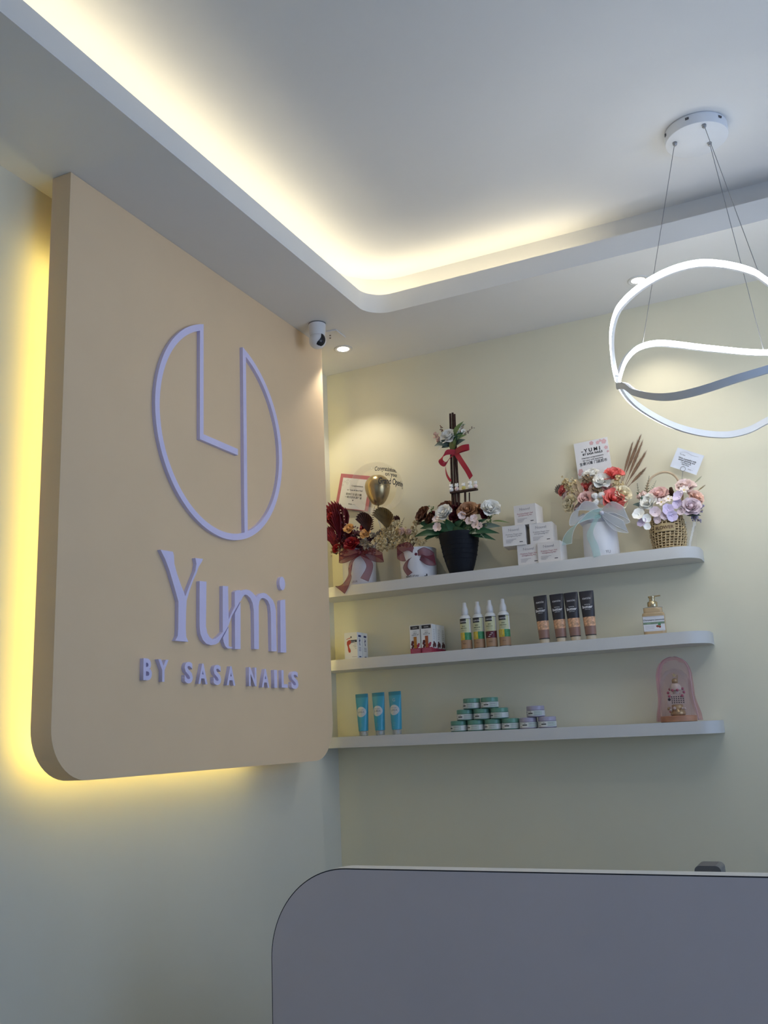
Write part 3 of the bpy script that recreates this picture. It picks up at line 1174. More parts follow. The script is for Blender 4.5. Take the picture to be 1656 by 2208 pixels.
# ---- squeeze tubes standing on their caps
def squeeze_tube(name, loc, label, cat, group, wtop, wbot, h, caph, capm, bands, rz=0.0, capr=None, tilt=0.0):
    """oval at the cap blending to a flat crimp at the top; bands: list of (z0, z1, material)"""
    o = empty(name, loc, label, cat, group, rz)
    o.rotation_euler = (tilt, 0, rz)
    n = 28

    def sec(z):
        t = (z - caph) / (h - caph)
        hw = (wbot + (wtop - wbot) * t) / 2
        d = wbot / 2 * math.sqrt(max(0.0, 1 - t ** 1.6)) + 0.0012
        return hw, d
    b = MB()
    cut = sorted(set([caph, h - 0.006, h] + [z for q in bands for z in q[:2]] + [caph + (h - caph) * k / 12 for k in range(13)]))
    rows = []
    for z in cut:
        hw, d = sec(min(z, h - 0.006))
        rows.append((z, hw, d))
    vs_ = []
    for z, hw, d in rows:
        for k in range(n):
            a = 2 * PI * k / n
            vs_.append((hw * math.cos(a) if d > 0.002 else hw * math.cos(a), d * math.sin(a), z))
    b.v = [Vector(v) for v in vs_]
    for i in range(len(rows) - 1):
        zm = (rows[i][0] + rows[i + 1][0]) / 2
        m = next((q[2] for q in bands if q[0] <= zm <= q[1]), bands[-1][2])
        b.use(m)
        for k in range(n):
            k2 = (k + 1) % n
            b.f.append((i * n + k, i * n + k2, (i + 1) * n + k2, (i + 1) * n + k))
            b.m.append(b.cur)
    b.f.append(tuple(range(n))[::-1])
    b.m.append(b.cur)
    b.f.append(tuple(range((len(rows) - 1) * n, len(rows) * n)))
    b.m.append(b.cur)
    b.build('tube_body', None, o, smooth=True, angle=50)
    b = MB()
    r = capr or wbot / 2 * 0.92
    b.lathe([(r * 0.96, 0), (r, 0.002), (r, caph - 0.003), (r * 0.97, caph - 0.0006)], 24)
    b.build('cap', capm, o, smooth=True, angle=50)
    return o, sec


def face_text(o, sec, body, size, z, m, dx=0.0, **kw):
    hw, d = sec(z)
    s = atan_slope(sec, z)
    return text(body, size, m, o, (dx, -d - 0.0006, z), name='print', rot=(PI / 2 - s, 0, 0), extrude=0.0002, bend=max(hw * hw / max(d, 0.004), 0.02), **kw)


def atan_slope(sec, z):
    return -math.atan((sec(z + 0.004)[1] - sec(z - 0.004)[1]) / 0.008)


CHAR = mat('charcoal_tube', (0.035, 0.032, 0.038), 0.35)
HONEY = mat('honey_pattern', (0.66, 0.38, 0.22), 0.4, var=0.5, scale=110)
MOCHA = mat('mocha_tube', (0.30, 0.17, 0.13), 0.4)
BEIGECAP = mat('beige_cap', (0.60, 0.50, 0.36), 0.35)
for k, (pl, pr_, pt, lab) in enumerate(((1162.5, 1184.5, 1287, 'dark brown and honey squeeze tube, first of four from the spray bottles'), (1198, 1221, 1284, 'dark brown and honey squeeze tube, second of four from the spray bottles'), (1229, 1252.5, 1283, 'dark brown and honey squeeze tube, third of four from the spray bottles'), (1262, 1286, 1278, 'dark brown and honey squeeze tube, last of four, nearest the pump bottle'))):
    x, w = span(pl, pr_, 1365, 3.87)
    xt, wt = span(pl - 10, pr_ - 3, 1290, 3.87)
    h = atY(pl, pt, 3.87).z - top(2)
    wb = 0.0435
    o, sec = squeeze_tube('squeeze_tube', (x, 3.87 + (0.003 if k % 2 else 0), top(2) + 0.0003), lab, 'tube', 'brown squeeze tubes', 0.0595, wb, h, 0.019, BEIGECAP,
                          [(0.019, 0.0215, BPRINT), (0.0215, 0.056, MOCHA), (0.056, 0.093, HONEY), (0.093, 0.2, CHAR)], rz=(-0.06, 0.02, 0.05, 0.1)[k])
    face_text(o, sec, 'cuccio', 0.0135, h - 0.024, PAPER)
    face_text(o, sec, 'hydrating', 0.006, h - 0.050, PAPER)
    face_text(o, sec, 'butter', 0.0165, h - 0.060, PAPER, bold=0.02)
    face_text(o, sec, 'vanilla bean', 0.005, h - 0.070, PAPER)
    for q in range(4):
        face_text(o, sec, '________', 0.005, 0.030 + 0.0055 * q, TAN)
    o.rotation_euler = (0, (-0.03, -0.035, -0.03, -0.025)[k], o.rotation_euler.z)

BLUET = mat('aqua_blue_tube', (0.06, 0.36, 0.50), 0.3, var=0.05, scale=8)
BLUED = mat('deep_aqua_crimp', (0.04, 0.25, 0.34), 0.35)
SILV = mat('pale_silver_label', (0.60, 0.63, 0.64), 0.3, metal=0.15)
CLCAP = film('frosted_clear_cap', (0.75, 0.78, 0.76), 0.30)
for k, (pl, pr_, pt, lab) in enumerate(((772, 796, 1502, 'aqua blue squeeze tube with round silver label, leftmost of three'), (808, 831.5, 1499, 'aqua blue squeeze tube with round silver label, middle of three'), (844, 868, 1496.5, 'aqua blue squeeze tube with round silver label, rightmost of three'))):
    x, w = span(pl, pr_, 1570, 3.88)
    h = atY(pl, pt, 3.88).z - top(3)
    o, sec = squeeze_tube('squeeze_tube', (x, 3.88, top(3) + 0.0003), lab, 'tube', 'blue squeeze tubes', 0.062, 0.043, h, 0.021, CLCAP,
                          [(0.021, h - 0.006, BLUET), (h - 0.006, h + 0.01, BLUED)], capr=0.0195)
    b = MB()
    b.lathe([(0.009, 0.004), (0.009, 0.020)], 16)
    b.build('cap_stem', mat('pale_inner_cap', (0.62, 0.64, 0.62), 0.4), o)
    zc = h * 0.60
    b = MB()
    b.use(SILV)
    nseg = 30

    def lab_pt(u, v):
        a = 2 * PI * u
        r = 0.0225 * v
        z = zc + r * math.sin(a)
        hw, d = sec(z)
        xx = r * math.cos(a)
        return (xx, -d * math.sqrt(max(0.05, 1 - (xx / hw) ** 2)) - 0.0005, z)
    b.grid(lab_pt, nseg, 5)
    b.build('round_label', None, o, smooth=True)
    face_text(o, sec, 'UREA', 0.0125, zc - 0.001, mat('slate_ink', (0.12, 0.17, 0.20), 0.6))
    face_text(o, sec, 'foot cream', 0.0055, zc + 0.010, mat('slate_ink', (0.12, 0.17, 0.20), 0.6))
    face_text(o, sec, '~~~~', 0.0055, zc - 0.012, mat('slate_ink', (0.12, 0.17, 0.20), 0.6))
    face_text(o, sec, 'G', 0.020, h - 0.027, mat('pale_aqua_ink', (0.45, 0.62, 0.66), 0.4)) if k == 2 else None
    for q in range(3):
        face_text(o, sec, '____', 0.006, 0.042 + 0.006 * q, mat('pale_aqua_ink', (0.45, 0.62, 0.66), 0.4))
    o.rotation_euler = (0, -0.02, (0.05, 0.0, -0.03)[k])

# ---- stacked jars on the lowest shelf
JG = mat('green_jar_lid', (0.13, 0.30, 0.22), 0.3, var=0.04)
JGB = mat('green_jar_body', (0.10, 0.22, 0.17), 0.3, var=0.04)
JL = mat('lilac_jar_lid', (0.40, 0.37, 0.47), 0.3, var=0.04)
JLB = mat('lilac_jar_body', (0.30, 0.28, 0.37), 0.3, var=0.04)
JLAB = mat('jar_paper_label', (0.62, 0.64, 0.62), 0.5, var=0.03)
JW = mat('pale_label_panel', (0.46, 0.53, 0.47), 0.5)


def jar(loc, lilac, spin, label):
    o = empty('cream_jar', loc, label, 'jar', 'lilac cream jars' if lilac else 'green cream jars', spin)
    R_ = 0.0372
    b = MB()
    b.lathe([(R_ - 0.003, 0), (R_, 0.002), (R_, 0.026), (R_ - 0.002, 0.0272)], 32)
    b.build('jar_body', JLB if lilac else JGB, o, smooth=True, angle=45)
    b = MB()
    b.lathe([(R_ - 0.0015, 0.0273), (R_ - 0.0008, 0.028), (R_ - 0.0008, 0.0425), (R_ - 0.003, 0.0445), (R_ - 0.008, 0.0446)], 32)
    b.build('lid', JL if lilac else JG, o, smooth=True, angle=35)
    b = MB()
    b.use(JLAB)
    wrap(b, R_, 0.0045, 0.0255, -178, 178, 40)
    b.build('label_wrap', None, o, smooth=True, angle=40)
    b = MB()
    b.use(BPRINT)
    wrap(b, R_ + 0.0003, 0.0125, 0.0165, -28, 4, 8)
    b.use(GREYINK)
    for q, z in enumerate((0.0195, 0.0095, 0.0070)):
        wrap(b, R_ + 0.0003, z, z + 0.0012, -62 + 10 * q, -34, 4)
    wrap(b, R_ + 0.0003, 0.019, 0.0215, -14, -6, 3)
    b.use(JW)
    wrap(b, R_ + 0.0003, 0.006, 0.024, 12, 66, 12)
    b.use(GREYINK)
    for z in (0.020, 0.016, 0.0085):
        wrap(b, R_ + 0.0006, z, z + 0.0016, 18, 52, 8)
    b.build('label_print', None, o)
    return o


JH = 0.0449
JX = [span(1, 1, 1, 1)]
jl = [((971, 1008), 0, 0, 60, 'green jar at the left end of the bottom row'), ((1006.5, 1043.5), 0, 0, 50, 'green jar second in the bottom row, from the left end'), ((1044.5, 1081.5), 0, 0, 45, 'green jar third in the bottom row, from the left end'), ((1081, 1118), 0, 0, -5, 'green jar fourth in the bottom row, next to the lilac jars'),
      ((1118, 1157), 0, 1, -4, 'lilac jar on the shelf, touching the green jars'), ((1159, 1199), 0, 1, -8, 'lilac jar on the shelf at the right end of the row'),
      ((987, 1025), 1, 0, 8, 'green jar in the second row, left'), ((1025, 1062), 1, 0, 10, 'green jar in the second row, middle'), ((1062.5, 1101), 1, 0, 55, 'green jar in the second row, right'),
      ((1003, 1041), 2, 0, 50, 'green jar on top of the pile, left'), ((1043, 1082), 2, 0, -10, 'green jar on top of the pile, right'),
      ((1134, 1173), 1, 1, 12, 'lilac jar resting on the other two lilac jars')]
x0j = span(971, 1008, 1560, 3.87)[0]
PJ = 0.0757
JXS = [x0j + PJ * k for k in range(6)]
JXS[4] += 0.001
JXS[5] += 0.0035
JPOS = JXS + [x0j + 0.030 + PJ * k for k in range(3)] + [x0j + 0.062, x0j + 0.062 + 0.079, (JXS[4] + JXS[5]) / 2 - 0.006]
for ((pl, pr_), lev, lil, sp, lab), x in zip(jl, JPOS):
    jar((x, 3.875, top(3) + 0.0003 + lev * JH), lil, -math.radians(sp) * 0.6, lab)

# ---- soap pump bottle
GOLD = mat('pale_gold_metal', (0.62, 0.50, 0.30), 0.22, metal=0.9, var=0.02)
SOAP = mat('amber_soap', (0.62, 0.44, 0.24), 0.12, var=0.05, alpha=0.88, spec=0.7)
CLB = film('clear_bottle', (0.92, 0.90, 0.84), 0.16)
x, w = span(1383.5, 1434, 1340, 3.865)
pb_ = empty('pump_bottle', (x, 3.885, top(2) + 0.0003), 'clear bottle of amber hand soap with gold pump at the shelf end', 'bottle', rz=0.12)
hw, hd = w / 2 * 0.97, 0.031
n = 40


def squircle(hw, hd, k, e=4.0):
    a = 2 * PI * k / n
    c, s = math.cos(a), math.sin(a)
    return (hw * math.copysign(abs(c) ** (2 / e), c), hd * math.copysign(abs(s) ** (2 / e), s))


def sqlathe(prof, m, name, parent, e=4.0):
    b = MB()
    vs_ = []
    for sx, z in prof:
        for k in range(n):
            q = squircle(hw * sx, hd * sx, k, e)
            vs_.append((q[0], q[1], z))
    fs = [(i * n + k, i * n + (k + 1) % n, (i + 1) * n + (k + 1) % n, (i + 1) * n + k) for i in range(len(prof) - 1) for k in range(n)]
    fs += [tuple(range(n))[::-1], tuple(range((len(prof) - 1) * n, len(prof) * n))]
    b.add(vs_, fs)
    return b.build(name, m, parent, smooth=True, angle=40)


sqlathe([(0.90, 0), (0.98, 0.002), (1.0, 0.006), (1.0, 0.080), (0.97, 0.084), (0.94, 0.086)], SOAP, 'soap_body', pb_)
sqlathe([(0.82, 0.0862), (0.84, 0.089), (0.84, 0.102), (0.80, 0.106)], SOAP, 'shoulder', pb_, 5.0)
sqlathe([(0.87, 0.1062), (0.87, 0.1085), (0.5, 0.111)], CLB, 'glass_rim', pb_, 5.0)
b = MB()
b.lathe([(0.0195, 0.1112), (0.020, 0.113), (0.020, 0.128), (0.0175, 0.132), (0.012, 0.1335)], 28)
b.build('pump_collar', GOLD, pb_, smooth=True, angle=40)
b = MB()
b.lathe([(0.011, 0.1337), (0.011, 0.145), (0.013, 0.147), (0.013, 0.1495)], 24)
b.tube([(-0.014, 0, 0.1515), (0.0, 0, 0.1525), (0.034, -0.004, 0.1540)], [0.0028, 0.0032, 0.0026], 10)
b.lathe([(0.013, 0.1495), (0.013, 0.1535), (0.009, 0.1545)], 20)
b.build('pump_head', GOLD, pb_, smooth=True, angle=40)
yy = -hd - 0.0002
flat(rect(-hw * 0.93, hw * 0.93, 0.013, 0.072), mat('soap_label', (0.74, 0.73, 0.74), 0.5), pb_, yy, 'label_paper', 0.0005)
flat(rect(-hw * 0.93, hw * 0.93, 0.040, 0.0485), mat('sage_band', (0.22, 0.30, 0.20), 0.5, var=0.2, scale=60), pb_, yy - 0.0006, 'label_band', 0.0003)
for z in (0.016, 0.070):
    flat(rect(-hw * 0.93, hw * 0.93, z, z + 0.0008), GREYINK, pb_, yy - 0.0006, 'print_line', 0.0002)
text('Champagne Lemonade', 0.0088, INK, pb_, (0, yy - 0.0008, 0.057), name='print', shear=0.25, extrude=0.0002)
for q in range(3):
    flat(rect(-hw * 0.8, 0.0, 0.022 + 0.005 * q, 0.0228 + 0.005 * q), GREYINK, pb_, yy - 0.0006, 'print_line', 0.0002)
b = MB()
b.use(mat('date_fruit_print', (0.26, 0.06, 0.03), 0.5, var=0.2))
b.prism(ell(0.013, 0.031, 0.006, 0.0045, 14), yy - 0.0009, yy - 0.0005, 'y')
b.prism(ell(0.021, 0.029, 0.0045, 0.005, 14), yy - 0.0011, yy - 0.0005, 'y')
b.use(GRN)
b.prism([(0.014, 0.036), (0.020, 0.046), (0.022, 0.038), (0.026, 0.044), (0.025, 0.034)], yy - 0.0012, yy - 0.0005, 'y')
b.build('fruit_print', None, pb_)

# ---- wrapped dome ornament at the end of the lowest shelf
x, w = span(1421, 1500, 1550, 3.86)
DO = empty('dome_ornament', (x, 3.9, top(3) + 0.0003), 'dome ornament with golden trinkets wrapped in pink film on wooden base', 'ornament')
WOOD = mat('light_wood', (0.46, 0.27, 0.15), 0.5, var=0.15, scale=25)
b = MB()
b.lathe([(w / 2 - 0.003, 0), (w / 2, 0.002), (w / 2, 0.021), (w / 2 - 0.003, 0.0235)], 40)
b.build('wooden_base', WOOD, DO, smooth=True, angle=40)
DO.location.z += 0.0
GT = mat('antique_gold', (0.52, 0.40, 0.20), 0.35, metal=0.6, var=0.2, scale=60)
CRM = mat('cream_ceramic', (0.62, 0.56, 0.46), 0.45)
b = MB()
b.lathe([(0.026, 0.0240), (0.029, 0.030), (0.027, 0.040), (0.020, 0.052), (0.022, 0.062), (0.019, 0.066)], 20)
b.build('pedestal', GT, DO, smooth=True)
rnd = random.Random(3)
for k in range(14):
    b = MB()
    a = rnd.uniform(0, 2 * PI)
    r = rnd.uniform(0.022, 0.036)
    b.ball((r * math.cos(a), r * math.sin(a), 0.0245 + 0.006 + rnd.uniform(0, 0.03)), rnd.uniform(0.004, 0.007), 8, 6)
    b.build('trinket', (GT, CRM, mat('rose_bead', (0.45, 0.12, 0.16), 0.4))[k % 3], DO, smooth=True)
b = MB()
b.box(-0.034, 0.034, -0.012, -0.008, 0.066, 0.106)
b.build('calendar_plate', CRM, DO)
b = MB()
b.use(INK)
for r_ in range(4):
    for c_ in range(6):
        b.box(-0.018 + c_ * 0.0085, -0.0135 + c_ * 0.0085, -0.0126, -0.0121, 0.071 + r_ * 0.0075, 0.075 + r_ * 0.0075)
b.lathe([(0.0055, -0.0004), (0.0055, 0.0004)], 14, Matrix.Translation((-0.026, -0.0124, 0.086)) @ Matrix.Rotation(PI / 2, 4, 'X'))
o = b.build('calendar_marks', None, DO)
o['kind'] = 'stuff'
b = MB()
b.lathe([(0.012, 0.1065), (0.013, 0.118), (0.0215, 0.121), (0.0225, 0.130), (0.019, 0.140), (0.011, 0.146), (0.003, 0.148)], 20)
b.build('cream_cap', CRM, DO, smooth=True, angle=40)
b = MB()
for k in range(10):
    a = 2 * PI * k / 10
    b.ball((0.030 * math.cos(a), 0.022 * math.sin(a), 0.112 + 0.014 * math.sin(a * 3)), 0.0055, 8, 6)
o = b.build('bead_garland', mat('rose_bead', (0.45, 0.12, 0.16), 0.4), DO, smooth=True)
o['kind'] = 'stuff'
b = MB()
b.lathe([(0.011, 0.1485), (0.012, 0.160), (0.006, 0.166)], 12)
b.tube([(0.008, 0, 0.150), (0.013, -0.004, 0.178)], 0.002, 6)
b.build('small_figure', GT, DO, smooth=True)
star = []
for k in range(10):
    r = 0.010 if k % 2 == 0 else 0.0045
    star.append((r * math.sin(PI * k / 5), 0.178 + r * math.cos(PI * k / 5)))
b = MB()
b.prism(star, -0.0015, 0.0015, 'y')
b.build('star', mat('bright_gold', (0.75, 0.62, 0.30), 0.25, metal=0.7), DO)
b = MB()
b.lathe([(0.062, 0.0242), (0.062, 0.120), (0.058, 0.150), (0.047, 0.178), (0.030, 0.196), (0.010, 0.2035), (0.001, 0.204)], 40, cap=False)
b.build('glass_dome', film('dome_glass', (0.90, 0.88, 0.88), 0.02, 0.08, 0.2), DO, smooth=True)
b = MB()


WPR = [(0.004, 0.085), (0.03, 0.083), (0.07, 0.074), (0.10, 0.069), (0.14, 0.069), (0.18, 0.068), (0.205, 0.063), (0.225, 0.053), (0.240, 0.037), (0.248, 0.018), (0.250, 0.001)]


def wrapfilm(u, v):
    a = 2 * PI * u
    i = min(int(v * (len(WPR) - 1)), len(WPR) - 2)
    t = v * (len(WPR) - 1) - i
    z = WPR[i][0] + (WPR[i + 1][0] - WPR[i][0]) * t
    r = WPR[i][1] + (WPR[i + 1][1] - WPR[i][1]) * t
    r *= 1 + 0.035 * math.sin(5 * a + 7 * v) * (1 - v) + 0.02 * math.sin(11 * a - 9 * v) * (1 - v)
    return (r * math.cos(a), max(-0.074, min(0.090, r * 0.9 * math.sin(a))), z)


b.grid(wrapfilm, 48, 30)
b.build('pink_wrap', film('pink_cellophane', (0.88, 0.30, 0.42), 0.015, 0.12, 0.34, 0.12), DO, smooth=True)
b = MB()
for a in (-22, 160):
    path = []
    for k in range(16):
        v = k / 15 * 0.97
        q = Vector(wrapfilm((a % 360) / 360, v))
        path.append(q * 1.0)
    b.tube(path, 0.0013, 5)
b.build('wrap_seam', film('pink_seam', (0.90, 0.62, 0.66), 0.55), DO, smooth=True)

# ------------------------------------------------------------------ flowers and gifts on the top shelf
def petal(b, L, W, op, curl, az, cup=0.35, nu=4, nv=5, base=0.0, T=None, ruffle=0.0, rs=0.0, tip=0.35):
    """one petal growing from the axis: op = opening angle (0 upright, 90 flat), curl = extra bend to the tip"""
    rows = []
    r, z = base, 0.0
    prev = 0.0
    for j in range(nv + 1):
        v = j / nv
        a = op + curl * v * v
        if j:
            ds = L / nv
            r += math.sin(a) * ds
            z += math.cos(a) * ds
        wv = W * (math.sin(PI * (0.12 + 0.70 * v)) ** 0.8) * (1.0 if v < 0.95 else (1 - tip))
        row = []
        for i in range(nu + 1):
            u = -1 + 2 * i / nu
            nx, nz = -math.cos(a), math.sin(a)       # towards the axis
            k = cup * wv * u * u + ruffle * L * v * math.sin(u * 6 + rs)
            x = r + nx * k
            zz = z + nz * k
            y = wv * u
            ca, sa = math.cos(az), math.sin(az)
            row.append((x * ca - y * sa, x * sa + y * ca, zz))
        rows.append(row)
    vs_ = [p for row in rows for p in row]
    fs = [(j * (nu + 1) + i, j * (nu + 1) + i + 1, (j + 1) * (nu + 1) + i + 1, (j + 1) * (nu + 1) + i) for j in range(nv) for i in range(nu)]
    b.add(vs_, fs, T)


def rose(parent, pos, axis, R_, m, rnd, name='rose', full=1.0, m2=None):
    R_ *= 1.28
    b = MB()
    T = frame_to(Vector(pos) - Vector(axis).normalized() * R_ * 0.45, axis, rnd.uniform(0, 6.28), R_)
    b.use(m2 or m)
    b.ball((0, 0, 0.42), (0.24, 0.24, 0.36), 10, 6, T)
    for n_, L_, W_, op, cu, bs in ((3, 0.85, 0.42, 0.02, 0.30, 0.14), (4, 0.92, 0.50, 0.22, 0.35, 0.16)):
        off = rnd.uniform(0, 6)
        for k in range(n_):
            petal(b, L_, W_, op, cu, off + 2 * PI * k / n_, 0.55, base=bs, T=T, ruffle=0.03, rs=rnd.uniform(0, 6))
    b.use(m)
    for n_, L_, W_, op, cu, bs in ((5, 0.98, 0.56, 0.55 * full, 0.55, 0.14), (5, 1.02, 0.60, 0.95 * full, 0.6, 0.10)):
        off = rnd.uniform(0, 6)
        for k in range(n_):
            petal(b, L_, W_, op + rnd.uniform(-0.08, 0.08), cu, off + 2 * PI * k / n_, 0.45, base=bs, T=T, ruffle=0.05, rs=rnd.uniform(0, 6))
    return b.build(name, None, parent, smooth=True)


def bud(parent, pos, axis, R_, m, rnd, name='rose_bud'):
    R_ *= 1.2
    b = MB()
    T = frame_to(pos, axis, rnd.uniform(0, 6.28), R_)
    b.use(m)
    b.ball((0, 0, 0.5), (0.3, 0.3, 0.5), 10, 6, T)
    for n_, L_, W_, op, cu, bs in ((3, 1.15, 0.50, 0.0, 0.10, 0.20), (4, 1.2, 0.58, 0.22, 0.18, 0.18)):
        off = rnd.uniform(0, 6)
        for k in range(n_):
            petal(b, L_, W_, op, cu, off + 2 * PI * k / n_, 0.5, base=bs, T=T)
    return b.build(name, None, parent, smooth=True)


def blossom(parent, pos, axis, R_, m, mc, rnd, n_=5, name='blossom', wide=0.5, op=1.15):
    b = MB()
    T = frame_to(pos, axis, rnd.uniform(0, 6.28), R_)
    b.use(m)
    for k in range(n_):
        petal(b, 1.0, wide, op + rnd.uniform(-0.12, 0.12), 0.25, 2 * PI * k / n_, 0.18, base=0.05, T=T, ruffle=0.05, rs=rnd.uniform(0, 6), tip=0.15)
    b.use(mc)
    b.ball((0, 0, 0.08), (0.16, 0.16, 0.12), 8, 5, T)
    return b.build(name, None, parent, smooth=True)


def leaf(parent, a, c, W_, m, rnd, name='leaf', bend=0.15, fold=0.25, side=None):
    """pointed leaf from a to c"""
    a, c = Vector(a), Vector(c)
    d = c - a
    L_ = d.length
    t = d.normalized()
    s = (side or Vector((0, -1, 0.25))).cross(t)
    s = s.normalized() if s.length > 1e-4 else Vector((1, 0, 0))
    nrm = t.cross(s)

    def fn(u, v):
        w = W_ * math.sin(PI * (0.04 + 0.96 * v) ** 0.8) * (u * 2 - 1)
        return a + d * v + s * w + nrm * (fold * abs(w) + bend * L_ * math.sin(PI * v))
    b = MB()
    b.grid(fn, 4, 8)
    return b.build(name, m, parent, smooth=True)


def palm_fan(parent, base, direction, L_, spread, m, rnd, n_=14, name='palm_leaf', facing=Vector((0, -1, 0.1))):
    """pleated fan leaf"""
    base = Vector(base)
    t = Vector(direction).normalized()
    s = facing.cross(t).normalized()
    nr = t.cross(s)
    b = MB()
    vs_ = []
    rows = 5
    for k in range(2 * n_ + 1):
        a = -spread / 2 + spread * k / (2 * n_)
        d = t * math.cos(a) + s * math.sin(a)
        ll = L_ * (1.0 - 0.25 * abs(a / spread * 2) ** 2) * (1.0 if k % 2 else 0.93)
        for j in range(rows + 1):
            v = j / rows
            vs_.append(base + d * ll * v + nr * ((0.045 if k % 2 else -0.045) * L_ * v + 0.12 * L_ * v * v))
    fs = []
    for k in range(2 * n_):
        for j in range(rows):
            fs.append((k * (rows + 1) + j, (k + 1) * (rows + 1) + j, (k + 1) * (rows + 1) + j + 1, k * (rows + 1) + j + 1))
    b.add(vs_, fs)
    b.tube([base - t * 0.02, base], 0.0018, 5)
    return b.build(name, m, parent)


def fern(parent, a, c, W_, m, rnd, n_=9, name='fern_frond'):
    a, c = Vector(a), Vector(c)
    d = c - a
    t = d.normalized()
    s = Vector((0, -1, 0.2)).cross(t).normalized()
    b = MB()
    b.tube([a, a + d * 0.5 + Vector((0, -0.004, 0)), c], 0.0009, 4)
    for k in range(n_):
        v = 0.15 + 0.85 * k / (n_ - 1)
        p = a + d * v + Vector((0, -0.004 * math.sin(PI * v), 0))
        w = W_ * (1.05 - v)
        for sg in (1, -1):
            q = p + s * sg * w + t * w * 0.6
            mid = (p + q) / 2
            h = t * w * 0.22
            b.add([p, mid + h, q, mid - h], [(0, 1, 2, 3)])
    return b.build(name, m, parent)


def sprig(parent, a, c, m, ms, rnd, n_=10, r=0.0035, spreadr=0.014, name='berry_sprig', stuff=True):
    a, c = Vector(a), Vector(c)
    b = MB()
    b.use(ms)
    b.tube([a, c], 0.0009, 4)
    for k in range(n_):
        v = 0.35 + 0.65 * k / (n_ - 1)
        p = a.lerp(c, v)
        q = p + Vector((rnd.uniform(-1, 1), rnd.uniform(-1, 1), rnd.uniform(-0.5, 1))) * spreadr
        b.use(ms)
        b.tube([p, q], 0.0005, 3)
        b.use(m)
        b.ball(q, r * rnd.uniform(0.7, 1.2), 6, 5)
    o = b.build(name, None, parent, smooth=True)
    if stuff:
        o['kind'] = 'stuff'
    return o


def dried_cluster(parent, pts, m, rnd, n_=60, r=0.006, name='dried_flower_cluster', rad=0.014):
    n_ = int(n_ * 2.2)
    r *= 1.12
    """cloud of tiny papery florets around the given points"""
    b = MB()
    b.use(m)
    for k in range(n_):
        p = Vector(pts[k % len(pts)]) + Vector((rnd.gauss(0, 1), rnd.gauss(0, 0.7), rnd.gauss(0, 1))) * rad * 0.6
        ax = Vector((rnd.uniform(-1, 1), -1.0, rnd.uniform(-0.6, 1)))
        T = frame_to(p, ax, rnd.uniform(0, 6), r * rnd.uniform(0.7, 1.25))
        for q in range(4):
            petal(b, 1.0, 0.42, 0.7, 0.3, 2 * PI * q / 4, 0.3, nu=2, nv=2, T=T)
    o = b.build(name, None, parent, smooth=True)
    o['kind'] = 'stuff'
    return o


def plume(parent, a, c, W_, m, rnd, name='pampas_plume', n_=420):
    W_ *= 2.1
    a, c = Vector(a), Vector(c)
    d = c - a
    t = d.normalized()
    b = MB()
    b.tube([a, a + d * 0.45, c], [0.0012, 0.0010, 0.0005], 5)
    b.tube([a + d * (0.30 + 0.7 * k / 8) for k in range(9)], [W_ * 0.5 * math.sin(PI * (0.08 + 0.88 * k / 8)) for k in range(9)], 7)
    for k in range(n_):
        v = rnd.uniform(0.28, 0.98)
        p = a + d * v
        s = Vector((rnd.gauss(0, 1), rnd.gauss(0, 1), rnd.gauss(0, 1)))
        s = (s - t * s.dot(t)).normalized()
        w = W_ * math.sin(PI * ((v - 0.25) / 0.78)) ** 0.7 * rnd.uniform(0.6, 1.25)
        q = p + s * w + t * W_ * rnd.uniform(1.0, 2.4)
        e = t.cross(s) * 0.0007
        b.add([p - e, p + e, q], [(0, 1, 2)])
    return b.build(name, m, parent)


def ribbon(parent, path, width, m, name, wdir=None, n_=8, edge=None, taper=None):
    """flat band following a path; wdir = list of width directions at the path points"""
    P_ = spline(path, n_)
    if wdir is None:
        wdir = [Vector((0, 0, 1))] * len(path)
    Wd = spline(wdir, n_)
    N = len(P_)
    b = MB()
    vs_ = []
    for i, (p, w) in enumerate(zip(P_, Wd)):
        k = width if taper is None else width * taper(i / (N - 1))
        w = w.normalized() * k / 2
        for q in range(5):
            u = -1 + q / 2
            vs_.append(p + w * u)
    fs = [(i * 5 + q, i * 5 + q + 1, (i + 1) * 5 + q + 1, (i + 1) * 5 + q) for i in range(N - 1) for q in range(4)]
    b.add(vs_, fs)
    o = b.build(name, m, parent, smooth=True)
    if edge:
        e = MB()
        for k in (0, 4):
            e.tube([vs_[i * 5 + k] for i in range(N)], 0.0008, 4)
        e.tube([vs_[(N - 1) * 5 + q] for q in range(5)], 0.0008, 4)
        e.build('ribbon_edge', edge, o)
    return o


def card(name, corners, Y0, label, cat, m, thick=0.0012):
    """flat card through four pixel corners (TL, TR, BR, BL) standing at depth Y0, leaning a little"""
    P_ = [atY(px, py, Y0) for px, py in corners]
    c = (P_[2] + P_[3]) / 2
    o = empty(name, c, label, cat)
    ex = (P_[1] - P_[0] + P_[2] - P_[3]).normalized()
    ez = (P_[0] - P_[3] + P_[1] - P_[2])
    ez = (ez - ex * ex.dot(ez)).normalized()
    w = ((P_[1] - P_[0]).length + (P_[2] - P_[3]).length) / 2
    h = ((P_[0] - P_[3]).length + (P_[1] - P_[2]).length) / 2
    ang = math.atan2(-ex.z, ex.x)
    o.rotation_euler = (0, ang, 0)
    b = MB()
    b.box(-w / 2, w / 2, 0, thick, 0, h)
    b.build('card_sheet', m, o)
    return o, w, h


def at_l(o):
    base = Vector(o.location)

    def f(px, py, Y):
        return atY(px, py, Y) - base
    return f


